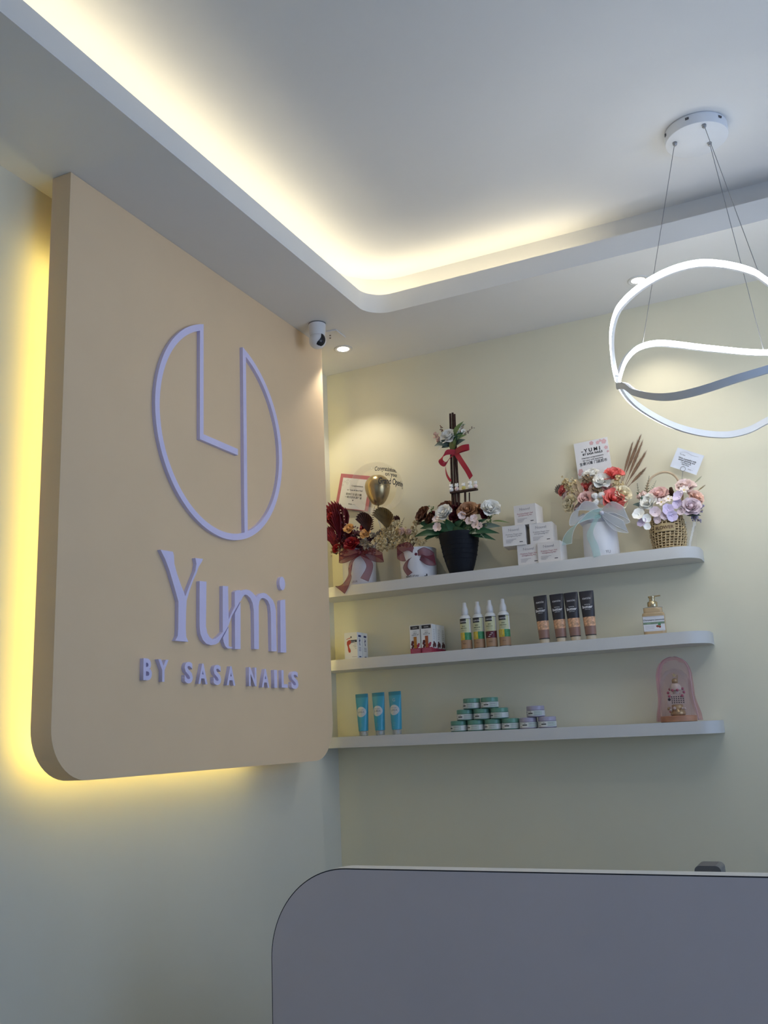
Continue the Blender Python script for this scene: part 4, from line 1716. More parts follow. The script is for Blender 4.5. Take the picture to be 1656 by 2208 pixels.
ORG_WINE = film('wine_organza', (0.24, 0.015, 0.05), 0.44, 0.75, 0.12, 0.50)
ORG_EDGE = mat('dark_wine_edge', (0.07, 0.005, 0.015), 0.5)
RED_SATIN = mat('red_satin', (0.42, 0.012, 0.03), 0.35, var=0.08, sheen=0.3)
ORG_GREY = film('pearl_grey_organza', (0.62, 0.66, 0.70), 0.52, 0.5, 0.25)
ORG_IRI = film('iridescent_organza', (0.45, 0.72, 0.70), 0.32, 0.12)
PEARL = mat('pearl_edge', (0.72, 0.74, 0.74), 0.4)
POTW = mat('white_paper_pot', (0.76, 0.76, 0.79), 0.5, var=0.01)
BURG = mat('burgundy_palm', (0.165, 0.012, 0.022), 0.6, var=0.25, scale=30)
BROWNP = mat('dark_brown_palm', (0.10, 0.035, 0.022), 0.6, var=0.3, scale=40)
GOLDP = mat('golden_palm', (0.30, 0.21, 0.085), 0.5, var=0.25, scale=40)
REDR = mat('red_petal', (0.30, 0.012, 0.020), 0.5, var=0.15)
PEACH = mat('peach_petal', (0.86, 0.54, 0.24), 0.5, var=0.1)
PLUM = mat('plum_berry', (0.13, 0.045, 0.065), 0.5, var=0.3)
CREAMD = mat('dried_cream', (0.70, 0.56, 0.31), 0.7, var=0.15, scale=40)
GREYD = mat('dried_grey', (0.36, 0.31, 0.25), 0.7, var=0.2, scale=40)
BLUSH = mat('blush_petal', (0.82, 0.60, 0.50), 0.55, var=0.08)
STEMG = mat('green_stem', (0.10, 0.16, 0.05), 0.6)
STEMB = mat('brown_stem', (0.13, 0.07, 0.04), 0.7, var=0.2)
DGREEN = mat('dark_green_leaf', (0.022, 0.085, 0.035), 0.4, var=0.25, scale=30)
LGREEN = mat('light_green_leaf', (0.16, 0.24, 0.08), 0.5, var=0.2)
OLIVE = mat('olive_leaf', (0.20, 0.20, 0.06), 0.5, var=0.2)
GREYLEAF = mat('grey_green_leaf', (0.09, 0.13, 0.11), 0.5, var=0.2)
WHITEP = mat('white_petal', (0.96, 0.94, 0.88), 0.55, var=0.05)
BROWNR = mat('brown_petal', (0.22, 0.09, 0.045), 0.55, var=0.12)
TANR = mat('tan_petal', (0.48, 0.26, 0.14), 0.55, var=0.12)
MAROON = mat('maroon_petal', (0.12, 0.012, 0.018), 0.55, var=0.15)
PALEPINK = mat('pale_pink_petal', (0.88, 0.70, 0.65), 0.55, var=0.06)
CORAL = mat('coral_petal', (0.86, 0.22, 0.19), 0.5, var=0.10)
PINK = mat('pink_petal', (0.86, 0.58, 0.53), 0.5, var=0.08)
CREAMP = mat('cream_petal', (0.88, 0.78, 0.55), 0.5, var=0.06)
COTTON = mat('cotton', (0.90, 0.90, 0.88), 0.95, var=0.04, bump=0.5, scale=60)
PAMP = mat('brown_pampas', (0.28, 0.17, 0.10), 0.8, var=0.25, scale=60)
LILAC = mat('lilac_petal', (0.70, 0.60, 0.80), 0.5, var=0.07)
MAUVE = mat('mauve_petal', (0.78, 0.64, 0.68), 0.5, var=0.06)
SALMON = mat('salmon_petal', (0.88, 0.60, 0.48), 0.5, var=0.08)
YELC = mat('yellow_centre', (0.70, 0.52, 0.10), 0.6)
DARKC = mat('dark_centre', (0.10, 0.05, 0.03), 0.7)
WICK = mat('wicker', (0.50, 0.37, 0.19), 0.65, var=0.25, scale=50)
WICKL = mat('pale_wicker', (0.68, 0.53, 0.31), 0.6, var=0.2, scale=50)
CANE = mat('peeled_cane', (0.60, 0.46, 0.30), 0.5, var=0.12, scale=30)
FRONT = Vector((0.15, -1, 0.35))
V = Vector
Z1 = top(1) + 0.0003

# ---- 1: burgundy arrangement in a white pot with wine ribbon ---------------------------------
rnd = random.Random(11)
x, w = span(731, 797, 1215, 3.88)
A1 = empty('flower_arrangement', (x, 3.932, Z1), 'burgundy palm and rose arrangement in a white pot with trailing wine ribbon', 'flowers')
q = at_l(A1)
R1 = w / 2
PH = atY(764, 1184, 3.88).z - Z1
b = MB()
b.lathe([(R1 * 0.95, 0), (R1 * 0.97, 0.002), (R1, PH), (R1 * 0.93, PH), (R1 * 0.9, PH - 0.015)], 40)
b.build('pot', POTW, A1, smooth=True, angle=45)
text('FLEUR', 0.013, GREYINK, A1, (0.008, -R1 * 0.975 - 0.0004, 0.018), name='print', bend=R1, extrude=0.0002)
palm_fan(A1, q(742, 1168, 3.895), q(714, 1075, 3.895) - q(742, 1168, 3.895), 0.205, 0.80, BURG, rnd, 10)
palm_fan(A1, q(733, 1172, 3.86), q(727, 1095, 3.85) - q(733, 1172, 3.86), 0.165, 0.42, BURG, rnd, 6)
palm_fan(A1, q(745, 1160, 3.92), q(744, 1096, 3.93) - q(745, 1160, 3.92), 0.150, 0.55, BURG, rnd, 7)
palm_fan(A1, q(728, 1182, 3.87), q(712, 1150, 3.85) - q(728, 1182, 3.87), 0.090, 0.9, BURG, rnd, 7)
palm_fan(A1, q(795, 1150, 3.86), q(783, 1098, 3.80) - q(795, 1150, 3.86), 0.112, 1.1, BROWNP, rnd, 9)
fern(A1, q(795, 1152, 3.90), q(808, 1092, 3.89), 0.026, BROWNP, rnd, 11)
for (px, py, Y, R_, m) in ((713, 1112, 3.855, 0.016, REDR), (757, 1172, 3.845, 0.030, REDR), (786, 1135, 3.89, 0.022, REDR), (727, 1182, 3.86, 0.020, REDR)):
    rose(A1, q(px, py, Y), V((rnd.uniform(-0.4, 0.4), -1, 0.5)), R_, m, rnd)
for (px, py, Y, R_) in ((752, 1139, 3.855, 0.021), (787, 1150, 3.855, 0.021)):
    rose(A1, q(px, py, Y), V((0.1, -1, 0.5)), R_, PEACH, rnd)
for (px, py, tx, ty) in ((768, 1165, 770, 1140), (765, 1168, 762, 1148), (778, 1170, 775, 1150), (745, 1170, 742, 1130)):
    sprig(A1, q(px, py, 3.88), q(tx, ty, 3.865), PLUM, STEMB, rnd, 16, 0.0042, 0.014)
palm_fan(A1, q(720, 1185, 3.88), q(708, 1120, 3.86) - q(720, 1185, 3.88), 0.115, 0.7, BURG, rnd, 7)
palm_fan(A1, q(748, 1180, 3.90), q(752, 1120, 3.90) - q(748, 1180, 3.90), 0.11, 0.9, BURG, rnd, 8)
dried_cluster(A1, [q(px, py, 3.88) for px, py in ((745, 1165), (765, 1158), (780, 1165), (770, 1178), (740, 1180), (795, 1165))], PLUM, rnd, 70, 0.008)
dried_cluster(A1, [q(px, py, 3.87) for px, py in ((740, 1172), (775, 1182), (730, 1160))], BURG, rnd, 40, 0.010)
sprig(A1, q(745, 1160, 3.87), q(739, 1103, 3.86), BLUSH, STEMB, rnd, 7, 0.003, 0.008)
dried_cluster(A1, [q(px, py, 3.865) for px, py in ((752, 1188), (765, 1186), (778, 1188), (790, 1188), (742, 1188))], PLUM, rnd, 40, 0.009)
dried_cluster(A1, [q(735, 1184, 3.86), q(722, 1190, 3.87)], GREYD, rnd, 30, 0.008)
dried_cluster(A1, [q(792, 1178, 3.85), q(803, 1184, 3.85), q(785, 1170, 3.86)], GREYD, rnd, 55, 0.008)
c = q(777, 1192, 3.852)
yb = c.y


def rpath(lst):
    return [q(px, py, Y) for px, py, Y in lst]


ribbon(A1, rpath([(777, 1192, 3.850), (755, 1190, 3.835), (731, 1202, 3.838), (745, 1206, 3.848), (777, 1194, 3.851)]), 0.040, ORG_WINE, 'bow_loop', [V((0, 0, 0.5)), V((0.1, -0.1, 1)), V((0.1, -0.1, 1)), V((0.1, 0.2, 1)), V((0, 0, 0.5))], edge=ORG_EDGE, taper=lambda t: 0.35 + 0.65 * math.sin(PI * t))
ribbon(A1, rpath([(777, 1192, 3.850), (800, 1188, 3.835), (826, 1202, 3.838), (808, 1204, 3.848), (777, 1194, 3.851)]), 0.036, ORG_WINE, 'bow_loop', [V((0, 0, 0.5)), V((0.1, -0.1, 1)), V((-0.1, -0.1, 1)), V((0.1, 0.2, 1)), V((0, 0, 0.5))], edge=ORG_EDGE, taper=lambda t: 0.35 + 0.65 * math.sin(PI * t))
ribbon(A1, rpath([(777, 1194, 3.848), (758, 1212, 3.838), (754, 1237, 3.826), (748, 1254, 3.819), (733, 1272, 3.816)]), 0.046, ORG_WINE, 'ribbon_tail', [V((1, 0, 0.3)), V((1, 0, 0.3)), V((0.6, -0.5, 0.1)), V((1, 0, 0.4)), V((0.75, 0, -0.62))], edge=ORG_EDGE, taper=lambda t: 0.45 if t < 0.3 else 0.45 + 0.85 * (t - 0.3) / 0.7)
ribbon(A1, rpath([(777, 1194, 3.848), (790, 1206, 3.838), (797, 1222, 3.833), (786, 1250, 3.838)]), 0.044, ORG_WINE, 'ribbon_tail', [V((1, 0, 0.5)), V((1, 0, 0.4)), V((1, 0.1, 0.2)), V((1, 0, -0.5))], edge=ORG_EDGE, taper=lambda t: 0.3 + 0.7 * t)
b = MB()
b.ball(c + V((0, -0.004, 0)), (0.008, 0.006, 0.008), 10, 8)
b.build('bow_knot', mat('wine_knot', (0.10, 0.012, 0.035), 0.5), A1, smooth=True)

# pink greeting card behind it
PK = mat('dusty_pink_card', (0.52, 0.17, 0.19), 0.65)
GC, cw, chh = card('greeting_card', ((728, 1018), (798, 1030), (793, 1100), (722, 1098)), 3.986, 'pink bordered greeting card behind the burgundy flowers', 'card', PK)
b = MB()
b.box(-cw * 0.41, cw * 0.40, -0.0006, 0, chh * 0.02, chh * 0.89)
b.build('white_panel', PAPER, GC)
b = MB()
b.use(GREYINK)
for k in range(9):
    a = k * 0.8
    T = Matrix.Translation((-cw * 0.30 + 0.012 * math.cos(a) * (k % 3), -0.0008, chh * 0.78 + 0.012 * math.sin(a) * (k % 3))) @ Matrix.Rotation(PI / 2, 4, 'X')
    b.lathe([(0.0042, 0), (0.0050, 0), (0.0050, 0.0002), (0.0042, 0.0002)], 10, T, cap=False)
o = b.build('flower_drawing', None, GC)
o['kind'] = 'stuff'
for body, size, dx, z in (('Congratulations', 0.010, 0.012, 0.68), ('to Yumi & Sasa Nail', 0.0105, 0.002, 0.555), ('祝你们生意兴隆', 0.0125, 0.0, 0.43), ('一帆风顺财源广进', 0.0115, 0.0, 0.345), ('from ~~~', 0.010, 0.0, 0.155)):
    text(body, size, INK, GC, (dx, -0.0009, chh * z), name='print', extrude=0.0002)
hp = [(0.0045 * (16 * math.sin(t) ** 3) / 16, 0.0045 * (13 * math.cos(t) - 5 * math.cos(2 * t) - 2 * math.cos(3 * t) - math.cos(4 * t)) / 16) for t in [2 * PI * k / 20 for k in range(20)]]
flat(hp, INK, GC, -0.0007, 'heart_print', 0.0002, (0, 0, chh * 0.265))

# ---- 2: cream dried flowers in a white pot ---------------------------------------------------
rnd = random.Random(12)
x, w = span(856, 930, 1215, 3.875)
A2 = empty('flower_arrangement', (x, 3.926, Z1), 'cream dried flowers with golden palm in a white pot with wine bow', 'flowers')
q = at_l(A2)
R2 = w / 2
PH = atY(893, 1182, 3.875).z - Z1
b = MB()
b.lathe([(R2 * 0.95, 0), (R2 * 0.97, 0.002), (R2, PH), (R2 * 0.93, PH), (R2 * 0.9, PH - 0.015)], 40)
b.build('pot', POTW, A2, smooth=True, angle=45)
text('bunch of joy', 0.0125, INK, A2, (0.000, -R2 * 0.973 - 0.0004, 0.0115), name='print', bend=R2, extrude=0.0002)
b = MB()
b.use(INK)
wrap(b, R2 * 0.975, 0.006, 0.010, 40, 50, 3)
wrap(b, R2 * 0.975, 0.006, 0.018, 46, 50, 2)
b.build('print_mark', None, A2)
palm_fan(A2, q(836, 1142, 3.86), q(826, 1092, 3.79) - q(836, 1142, 3.86), 0.125, 1.25, GOLDP, rnd, 12)
palm_fan(A2, q(850, 1145, 3.93), q(862, 1100, 3.93) - q(850, 1145, 3.93), 0.075, 0.8, BROWNP, rnd, 6)
dried_cluster(A2, [q(px, py, 3.865) for px, py in ((838, 1138), (850, 1130), (858, 1146), (866, 1156), (848, 1160), (832, 1150), (872, 1148), (880, 1158))], CREAMD, rnd, 120, 0.0085, rad=0.016)
dried_cluster(A2, [q(px, py, 3.86) for px, py in ((815, 1165), (828, 1172), (842, 1178), (822, 1182))], CREAMD, rnd, 60, 0.0075)
dried_cluster(A2, [q(px, py, 3.88) for px, py in ((806, 1158), (820, 1150), (840, 1168), (862, 1172))], GREYD, rnd, 50, 0.008)
dried_cluster(A2, [q(px, py, 3.87) for px, py in ((893, 1140), (897, 1128), (889, 1152))], CREAMD, rnd, 30, 0.008, rad=0.010)
dried_cluster(A2, [q(px, py, 3.86) for px, py in ((868, 1168), (882, 1172), (896, 1168), (908, 1170), (858, 1175), (890, 1160))], CREAMD, rnd, 60, 0.0085)
bud(A2, q(863, 1152, 3.85), V((0.7, -0.6, 0.6)), 0.022, BLUSH, rnd, 'tulip')
bud(A2, q(876, 1150, 3.852), V((0.9, -0.6, 0.2)), 0.020, BLUSH, rnd, 'tulip')
for (px, py, tx, ty) in ((880, 1165, 885, 1150), (872, 1168, 876, 1158)):
    sprig(A2, q(px, py, 3.87), q(tx, ty, 3.86), mat('pale_yellow_berry', (0.66, 0.54, 0.22), 0.5), STEMB, rnd, 6, 0.004, 0.008)
fern(A2, q(862, 1140, 3.95), q(872, 1116, 3.95), 0.012, BROWNP, rnd, 6)
leaf(A2, q(900, 1160, 3.87), q(890, 1180, 3.86), 0.008, STEMB, rnd)
ribbon(A2, rpath([(897, 1194, 3.852), (880, 1178, 3.834), (856, 1190, 3.838), (872, 1202, 3.850), (897, 1196, 3.853)]), 0.046, ORG_WINE, 'bow_loop', [V((0, 0, 0.5)), V((0.3, -0.1, 1)), V((0.05, -0.1, 1)), V((0.1, 0.2, 1)), V((0, 0, 0.5))], edge=ORG_EDGE, taper=lambda t: 0.25 + 0.75 * math.sin(PI * t))
ribbon(A2, rpath([(897, 1194, 3.852), (914, 1190, 3.842), (938, 1205, 3.850), (920, 1208, 3.856), (897, 1196, 3.853)]), 0.050, ORG_WINE, 'bow_loop', [V((0, 0, 0.5)), V((0.1, -0.1, 1)), V((-0.1, -0.1, 1)), V((0.1, 0.2, 1)), V((0, 0, 0.5))], edge=ORG_EDGE, taper=lambda t: 0.25 + 0.75 * math.sin(PI * t))
ribbon(A2, rpath([(897, 1196, 3.850), (880, 1208, 3.842), (874, 1224, 3.840), (884, 1238, 3.840)]), 0.026, ORG_WINE, 'ribbon_tail', [V((1, 0, 0.5)), V((1, 0, 0.4)), V((1, 0.1, 0.2)), V((0.9, 0, 0.5))], edge=ORG_EDGE, taper=lambda t: 0.35 + 0.65 * t)
b = MB()
b.ball(q(897, 1195, 3.848), (0.007, 0.006, 0.007), 10, 8)
b.build('bow_knot', mat('wine_knot', (0.10, 0.012, 0.035), 0.5), A2, smooth=True)

# clear balloon with a small golden one inside, on a stick above the dried flowers
bc = atY(812, 1054, 3.872)
br = (atY(866, 1054, 3.872).x - atY(758, 1054, 3.872).x) / 2 * 0.97
base = V((bc.x + 0.01, 3.872, bc.z - br - 0.02))
BL = empty('balloon', base, 'clear round balloon with black lettering and a golden balloon inside', 'balloon')
cl = bc - base
b = MB()
b.lathe([(0.004, -br - 0.018), (0.007, -br - 0.016), (0.004, -br - 0.006)] + [(br * math.cos(-PI / 2 + PI * k / 26) * (1 - 0.04 * (k < 8)), br * math.sin(-PI / 2 + PI * k / 26)) for k in range(2, 27)], 48, Matrix.Translation(cl), cap=False)
b.build('clear_skin', film('clear_balloon', (0.93, 0.92, 0.88), 0.015, 0.04, 0.20), BL, smooth=True)
g0 = atY(814, 1050, 3.872) - base
gr = (atY(838, 1050, 3.885).x - atY(789, 1050, 3.885).x) / 2
b = MB()
prof = []
for k in range(19):
    t = k / 18
    z = -1.55 + 2.55 * t
    if z > 0:
        r = math.sqrt(max(0, 1 - z * z))
    else:
        s = -z / 1.55
        r = math.sqrt(max(0, 1 - s ** 2.2)) * (1 - 0.18 * s)
    prof.append((max(r, 0.0) * gr + 0.0008, z * gr))
b.lathe(prof, 36, Matrix.Translation(g0))
b.build('golden_balloon', mat('chrome_gold', (0.44, 0.33, 0.17), 0.27, metal=0.8, var=0.02), BL, smooth=True)
b = MB()
b.lathe([(0.006, -0.006), (0.002, 0.006)], 10, Matrix.Translation(g0 + V((0, 0, -1.60 * gr))))
b.build('golden_knot', mat('chrome_gold', (0.44, 0.33, 0.17), 0.27, metal=0.8, var=0.02), BL, smooth=True)
b = MB()
b.tube([cl + V((0, 0, -br - 0.016)), cl + V((0.012, 0.01, -br - 0.075))], 0.002, 8)
b.build('stick', CLEARCAP, BL)
for body, size, st, pit, sh, kx in (('Congratulations', 0.040, 0.40, 0.56, 0.30, 0.52), ('on your', 0.030, 0.80, 0.32, 0.0, 0.75), ('Grand Opening', 0.042, 0.52, 0.03, 0.25, 0.58)):
    me = text_mesh(body, size, extrude=0.0003, shear=sh, bold=0.012)
    xs = [v.co.x for v in me.vertices]
    for v in me.vertices:          # wrap round the sphere
        lo = st + (v.co.x - min(xs)) * kx / br
        la = pit + v.co.y / br
        d = V((math.sin(lo) * math.cos(la), -math.cos(lo) * math.cos(la), math.sin(la)))
        v.co = cl + d * (br + 0.0008 + v.co.z)
    me.materials.clear()
    me.materials.append(INK)
    o = bpy.data.objects.new('lettering', me)
    col.objects.link(o)
    o.parent = BL

# ---- 3: silk flower topiary in a black pot ---------------------------------------------------
rnd = random.Random(13)
x, w = span(945, 1031, 1158, 3.895)
A3 = empty('flower_arrangement', (x, 3.908, Z1), 'tall silk flower topiary with twig stem and red bow in a black pot', 'flowers')
q = at_l(A3)
R3 = w / 2 * 0.97
PH = atY(988, 1150, 3.89).z - Z1
BPOT = mat('black_pot', (0.010, 0.012, 0.017), 0.6, var=0.1, spec=0.2)
b = MB()
b.lathe([(R3 * 0.50, 0), (R3 * 0.54, 0.004), (R3 * 0.68, PH * 0.22), (R3 * 0.83, PH * 0.50), (R3 * 0.94, PH * 0.80), (R3 * 0.97, PH * 0.90), (R3, PH * 0.93), (R3, PH), (R3 * 0.92, PH), (R3 * 0.9, PH - 0.02)], 44)
b.build('pot', BPOT, A3, smooth=True, angle=45)
b = MB()
for k in range(6):
    z = PH * (0.25 + 0.11 * k)
    t = z / PH
    r = R3 * (0.54 + 0.30 * (t - 0.03) / 0.47 if t < 0.5 else 0.83 + 0.11 * (t - 0.5) / 0.3) + 0.0006
    b.tube([(r * math.cos(2 * PI * j / 36), r * math.sin(2 * PI * j / 36), z) for j in range(36)], 0.0011, 5, closed=True)
o = b.build('pot_rib', BPOT, A3, smooth=True)
o['kind'] = 'stuff'
BARK = mat('dark_bark', (0.055, 0.022, 0.014), 0.75, var=0.35, scale=60, bump=0.4)
for k, (bx, tx, by, ty) in enumerate(((979, 971, 1150, 892), (986, 976, 1150, 890), (993, 980, 1150, 893), (984, 978, 1150, 894))):
    b = MB()
    dY = (0.0, 0.006, 0.0, -0.006)[k]
    b.tube(spline([q(bx, by, 3.905 + dY), q((bx + tx) / 2 - 1, 1020, 3.905 + dY), q(tx, ty, 3.905 + dY * 0.5)], 6), [0.0062 - 0.0012 * j / 12 for j in range(13)], 7)
    b.build('twig', BARK, A3, smooth=True)
for k, (tx, w_) in enumerate(((990, 0.010), (1004, 0.008), (1013, 0.005))):
    b = MB()
    b.tube([q(tx, 1125, 3.90), q(tx - 1, 1062, 3.90)], w_ * 0.6, 7)
    b.build('twig', BARK, A3, smooth=True)
lp = q(972, 1062, 3.897)
rp_ = q(1029, 1056, 3.897)
b = MB()
mid = (lp + rp_) / 2
T = Matrix.Translation(mid) @ Matrix.Rotation(-math.atan2(0.0, 1), 4, 'Y')
hw = (rp_.x - lp.x) / 2
b.box(-hw, hw, -0.013, 0.012, -0.0035, 0.0035, T)
b.build('twig_ledge', BARK, A3)
for k, (px, m, s) in enumerate(((973, WHITEP, 1.25), (985, PALEPINK, 1.25), (1000, mat('butter_yellow', (0.70, 0.58, 0.16), 0.5), 1.15), (1014, WHITEP, 1.3), (1026, PALEPINK, 1.15))):
    b = MB()
    p = V((q(px, 1056, 3.893).x, mid.y - 0.004, mid.z + 0.0036))
    b.use(m)
    b.ball(p + V((0, 0, 0.0085 * s)), (0.0085 * s, 0.007, 0.0085 * s), 10, 7)
    b.use(WHITEP)
    b.ball(p + V((0, -0.001, 0.0215 * s)), (0.0078 * s, 0.007, 0.0068 * s), 10, 7)
    b.ball(p + V((-0.0045 * s, 0, 0.0275 * s)), 0.0026 * s, 6, 5)
    b.ball(p + V((0.0045 * s, 0, 0.0275 * s)), 0.0026 * s, 6, 5)
    b.build('tiny_figurine', None, A3, smooth=True)
# top posy
rose(A3, q(966, 940, 3.878), V((-0.05, -1, 0.5)), 0.032, WHITEP, rnd, 'white_rose')
for (px, py) in ((992, 922), (999, 930), (988, 934)):
    blossom(A3, q(px, py, 3.878), V((0.3, -1, 0.4)), 0.012, WHITEP, LGREEN, rnd)
for a_, c_ in (((978, 952), (1006, 938)), ((978, 945), (1000, 908)), ((980, 960), (1004, 948)), ((970, 962), (942, 956))):
    leaf(A3, q(*a_, 3.888), q(*c_, 3.87), 0.013, LGREEN if c_[1] < 940 else GREYLEAF, rnd)
for a_, c_, W_, m in (((975, 955), (936, 962), 0.016, GREYLEAF), ((975, 958), (1003, 930), 0.015, DGREEN), ((978, 962), (1000, 950), 0.016, GREYLEAF), ((976, 972), (975, 945), 0.012, OLIVE), ((978, 972), (988, 938), 0.010, LGREEN), ((972, 960), (952, 966), 0.014, GREYLEAF), ((975, 950), (992, 918), 0.010, LGREEN)):
    leaf(A3, q(*a_, 3.89), q(*c_, 3.875), W_, m, rnd)
sprig(A3, q(985, 945, 3.885), q(1000, 920, 3.88), BROWNR, STEMB, rnd, 12, 0.0028, 0.006)
sprig(A3, q(985, 950, 3.885), q(1020, 922, 3.88), mat('taupe_berry', (0.22, 0.15, 0.12), 0.6), STEMB, rnd, 14, 0.0030, 0.007)
sprig(A3, q(955, 940, 3.89), q(950, 920, 3.885), BROWNR, STEMB, rnd, 12, 0.0028, 0.006)
sprig(A3, q(988, 940, 3.885), q(1000, 914, 3.88), mat('pale_sprig', (0.50, 0.55, 0.42), 0.6), STEMG, rnd, 10, 0.003, 0.010)
dried_cluster(A3, [q(940, 938, 3.885), q(946, 948, 3.88)], BLUSH, rnd, 22, 0.007, rad=0.008)
fern(A3, q(955, 955, 3.88), q(946, 970, 3.87), 0.012, WHITEP, rnd, 5)
# red bow
ribbon(A3, rpath([(981, 975, 3.885), (962, 976, 3.868), (950, 992, 3.868), (960, 1001, 3.880), (972, 985, 3.886), (981, 976, 3.887)]), 0.024, RED_SATIN, 'bow_loop', [V((0.2, 0, 1)), V((0.3, -0.2, 1)), V((1, -0.2, 0.2)), V((0.3, 0.3, 1)), V((0.6, 0, 0.8)), V((0.2, 0, 1))])
ribbon(A3, rpath([(981, 974, 3.885), (997, 966, 3.868), (1012, 964, 3.872), (998, 970, 3.886), (981, 975, 3.887)]), 0.026, RED_SATIN, 'bow_loop', [V((0.2, 0, 1)), V((0.0, -0.2, 1)), V((0.0, -0.1, 1)), V((0.1, 0.3, 1)), V((0.2, 0, 1))])
ribbon(A3, rpath([(983, 976, 3.885), (997, 998, 3.872), (1008, 1015, 3.874), (1016, 1030, 3.876)]), 0.023, RED_SATIN, 'ribbon_tail', [V((1, 0, 0.5)), V((1, 0, 0.55)), V((1, -0.1, 0.5)), V((0.9, 0.1, 0.9))])
ribbon(A3, rpath([(979, 977, 3.887), (962, 1000, 3.880), (963, 1022, 3.884), (972, 1038, 3.884)]), 0.012, RED_SATIN, 'ribbon_tail', [V((1, 0, 0.5)), V((0.5, -0.8, 0.2)), V((0.8, -0.5, 0.1)), V((1, 0, 0.6))])
# lower flowers
for (px, py, Y, R_, m, ax) in ((910, 1110, 3.87, 0.034, BROWNR, (-0.6, -0.9, 0.45)), (962, 1093, 3.93, 0.034, BROWNR, (0, -0.7, 0.8)), (1008, 1100, 3.865, 0.038, TANR, (0.1, -1, 0.5)),
                               (931, 1113, 3.88, 0.020, MAROON, (-0.2, -1, 0.3)), (979, 1112, 3.87, 0.021, MAROON, (0, -1, 0.4)), (1048, 1108, 3.88, 0.022, MAROON, (0.4, -1, 0.3))):
    rose(A3, q(px, py, Y), V(ax), R_, m, rnd)
for (px, py, Y, R_, ax) in ((957, 1106, 3.855, 0.036, (-0.15, -1, 0.45)), (1058, 1096, 3.865, 0.037, (0.45, -1, 0.5))):
    rose(A3, q(px, py, Y), V(ax), R_, WHITEP, rnd, 'white_rose', 0.8)
for (px, py, R_) in ((940, 1120, 0.017), (944, 1137, 0.022), (996, 1112, 0.019), (1011, 1123, 0.017), (1022, 1118, 0.018), (1026, 1131, 0.020), (1034, 1134, 0.017)):
    blossom(A3, q(px, py, 3.845), V((rnd.uniform(-0.4, 0.3), -1, rnd.uniform(-0.1, 0.5))), R_, PALEPINK, BLUSH, rnd)
for a_, c_, W_, m in (((975, 1140), (905, 1140), 0.020, DGREEN), ((970, 1148), (892, 1158), 0.018, DGREEN), ((965, 1150), (912, 1152), 0.016, DGREEN), ((955, 1150), (905, 1172), 0.010, DGREEN), ((980, 1145), (1000, 1120), 0.018, DGREEN),
                     ((1000, 1148), (1078, 1150), 0.018, DGREEN), ((1010, 1150), (1070, 1165), 0.014, DGREEN), ((1030, 1140), (1082, 1135), 0.015, GREYLEAF), ((1005, 1152), (1012, 1132), 0.012, OLIVE), ((985, 1152), (960, 1118), 0.018, DGREEN), ((1020, 1140), (1052, 1118), 0.012, DGREEN), ((935, 1135), (903, 1128), 0.016, DGREEN)):
    leaf(A3, q(*a_, 3.875), q(*c_, 3.86), W_, m, rnd)
for k in range(16):
    a_ = (965 + 4 * (k % 8) + rnd.uniform(-6, 6), 1146 + rnd.uniform(-4, 4))
    side_ = -1 if k % 2 else 1
    c_ = (988 + side_ * rnd.uniform(18, 78), 1142 + rnd.uniform(-20, 22))
    leaf(A3, q(*a_, 3.89), q(*c_, 3.845 + rnd.uniform(0, 0.09)), rnd.uniform(0.014, 0.021), DGREEN, rnd)
for (px, py, Y, R_, m, ax) in ((925, 1120, 3.86, 0.022, BROWNR, (-0.5, -0.9, 0.3)), (985, 1094, 3.90, 0.024, MAROON, (0, -0.8, 0.6)), (1035, 1098, 3.90, 0.026, TANR, (0.3, -0.8, 0.6))):
    rose(A3, q(px, py, Y), V(ax), R_, m, rnd)
sprig(A3, q(1045, 1140, 3.87), q(1062, 1112, 3.86), LGREEN, STEMG, rnd, 16, 0.004, 0.014)
sprig(A3, q(1040, 1150, 3.87), q(1052, 1135, 3.855), LGREEN, STEMG, rnd, 10, 0.004, 0.010)
sprig(A3, q(935, 1120, 3.89), q(930, 1092, 3.885), LGREEN, STEMG, rnd, 10, 0.0035, 0.009)
leaf(A3, q(1062, 1124, 3.87), q(1100, 1128, 3.86), 0.004, LGREEN, rnd)
fern(A3, q(1022, 1135, 3.85), q(1050, 1166, 3.84), 0.013, mat('pale_fern', (0.52, 0.56, 0.40), 0.5), rnd, 7)

# ---- 5: coral rose bouquet in a white vase ---------------------------------------------------
rnd = random.Random(15)
x, w = span(1254, 1333, 1190, 3.88)
A5 = empty('flower_arrangement', (x, 3.920, Z1), 'coral and cream rose bouquet in a white vase with grey organza bow', 'flowers')
q = at_l(A5)
R5 = w / 2 * 0.98
PH = atY(1292, 1128, 3.88).z - Z1
b = MB()
b.lathe([(R5 * 0.98, 0), (R5, 0.002), (R5 * 0.98, PH * 0.5), (R5 * 0.93, PH), (R5 * 0.88, PH), (R5 * 0.86, PH - 0.015)], 44)
b.build('vase', POTW, A5, smooth=True, angle=45)
text('ERS', 0.017, GREYINK, A5, (-0.045, -R5 * 0.72, 0.018), name='print', rot=(PI / 2, 0, -0.75), extrude=0.0002)
text('YU', 0.017, GREYINK, A5, (0.040, -R5 * 0.845, 0.018), name='print', rot=(PI / 2, 0, 0.60), extrude=0.0002)
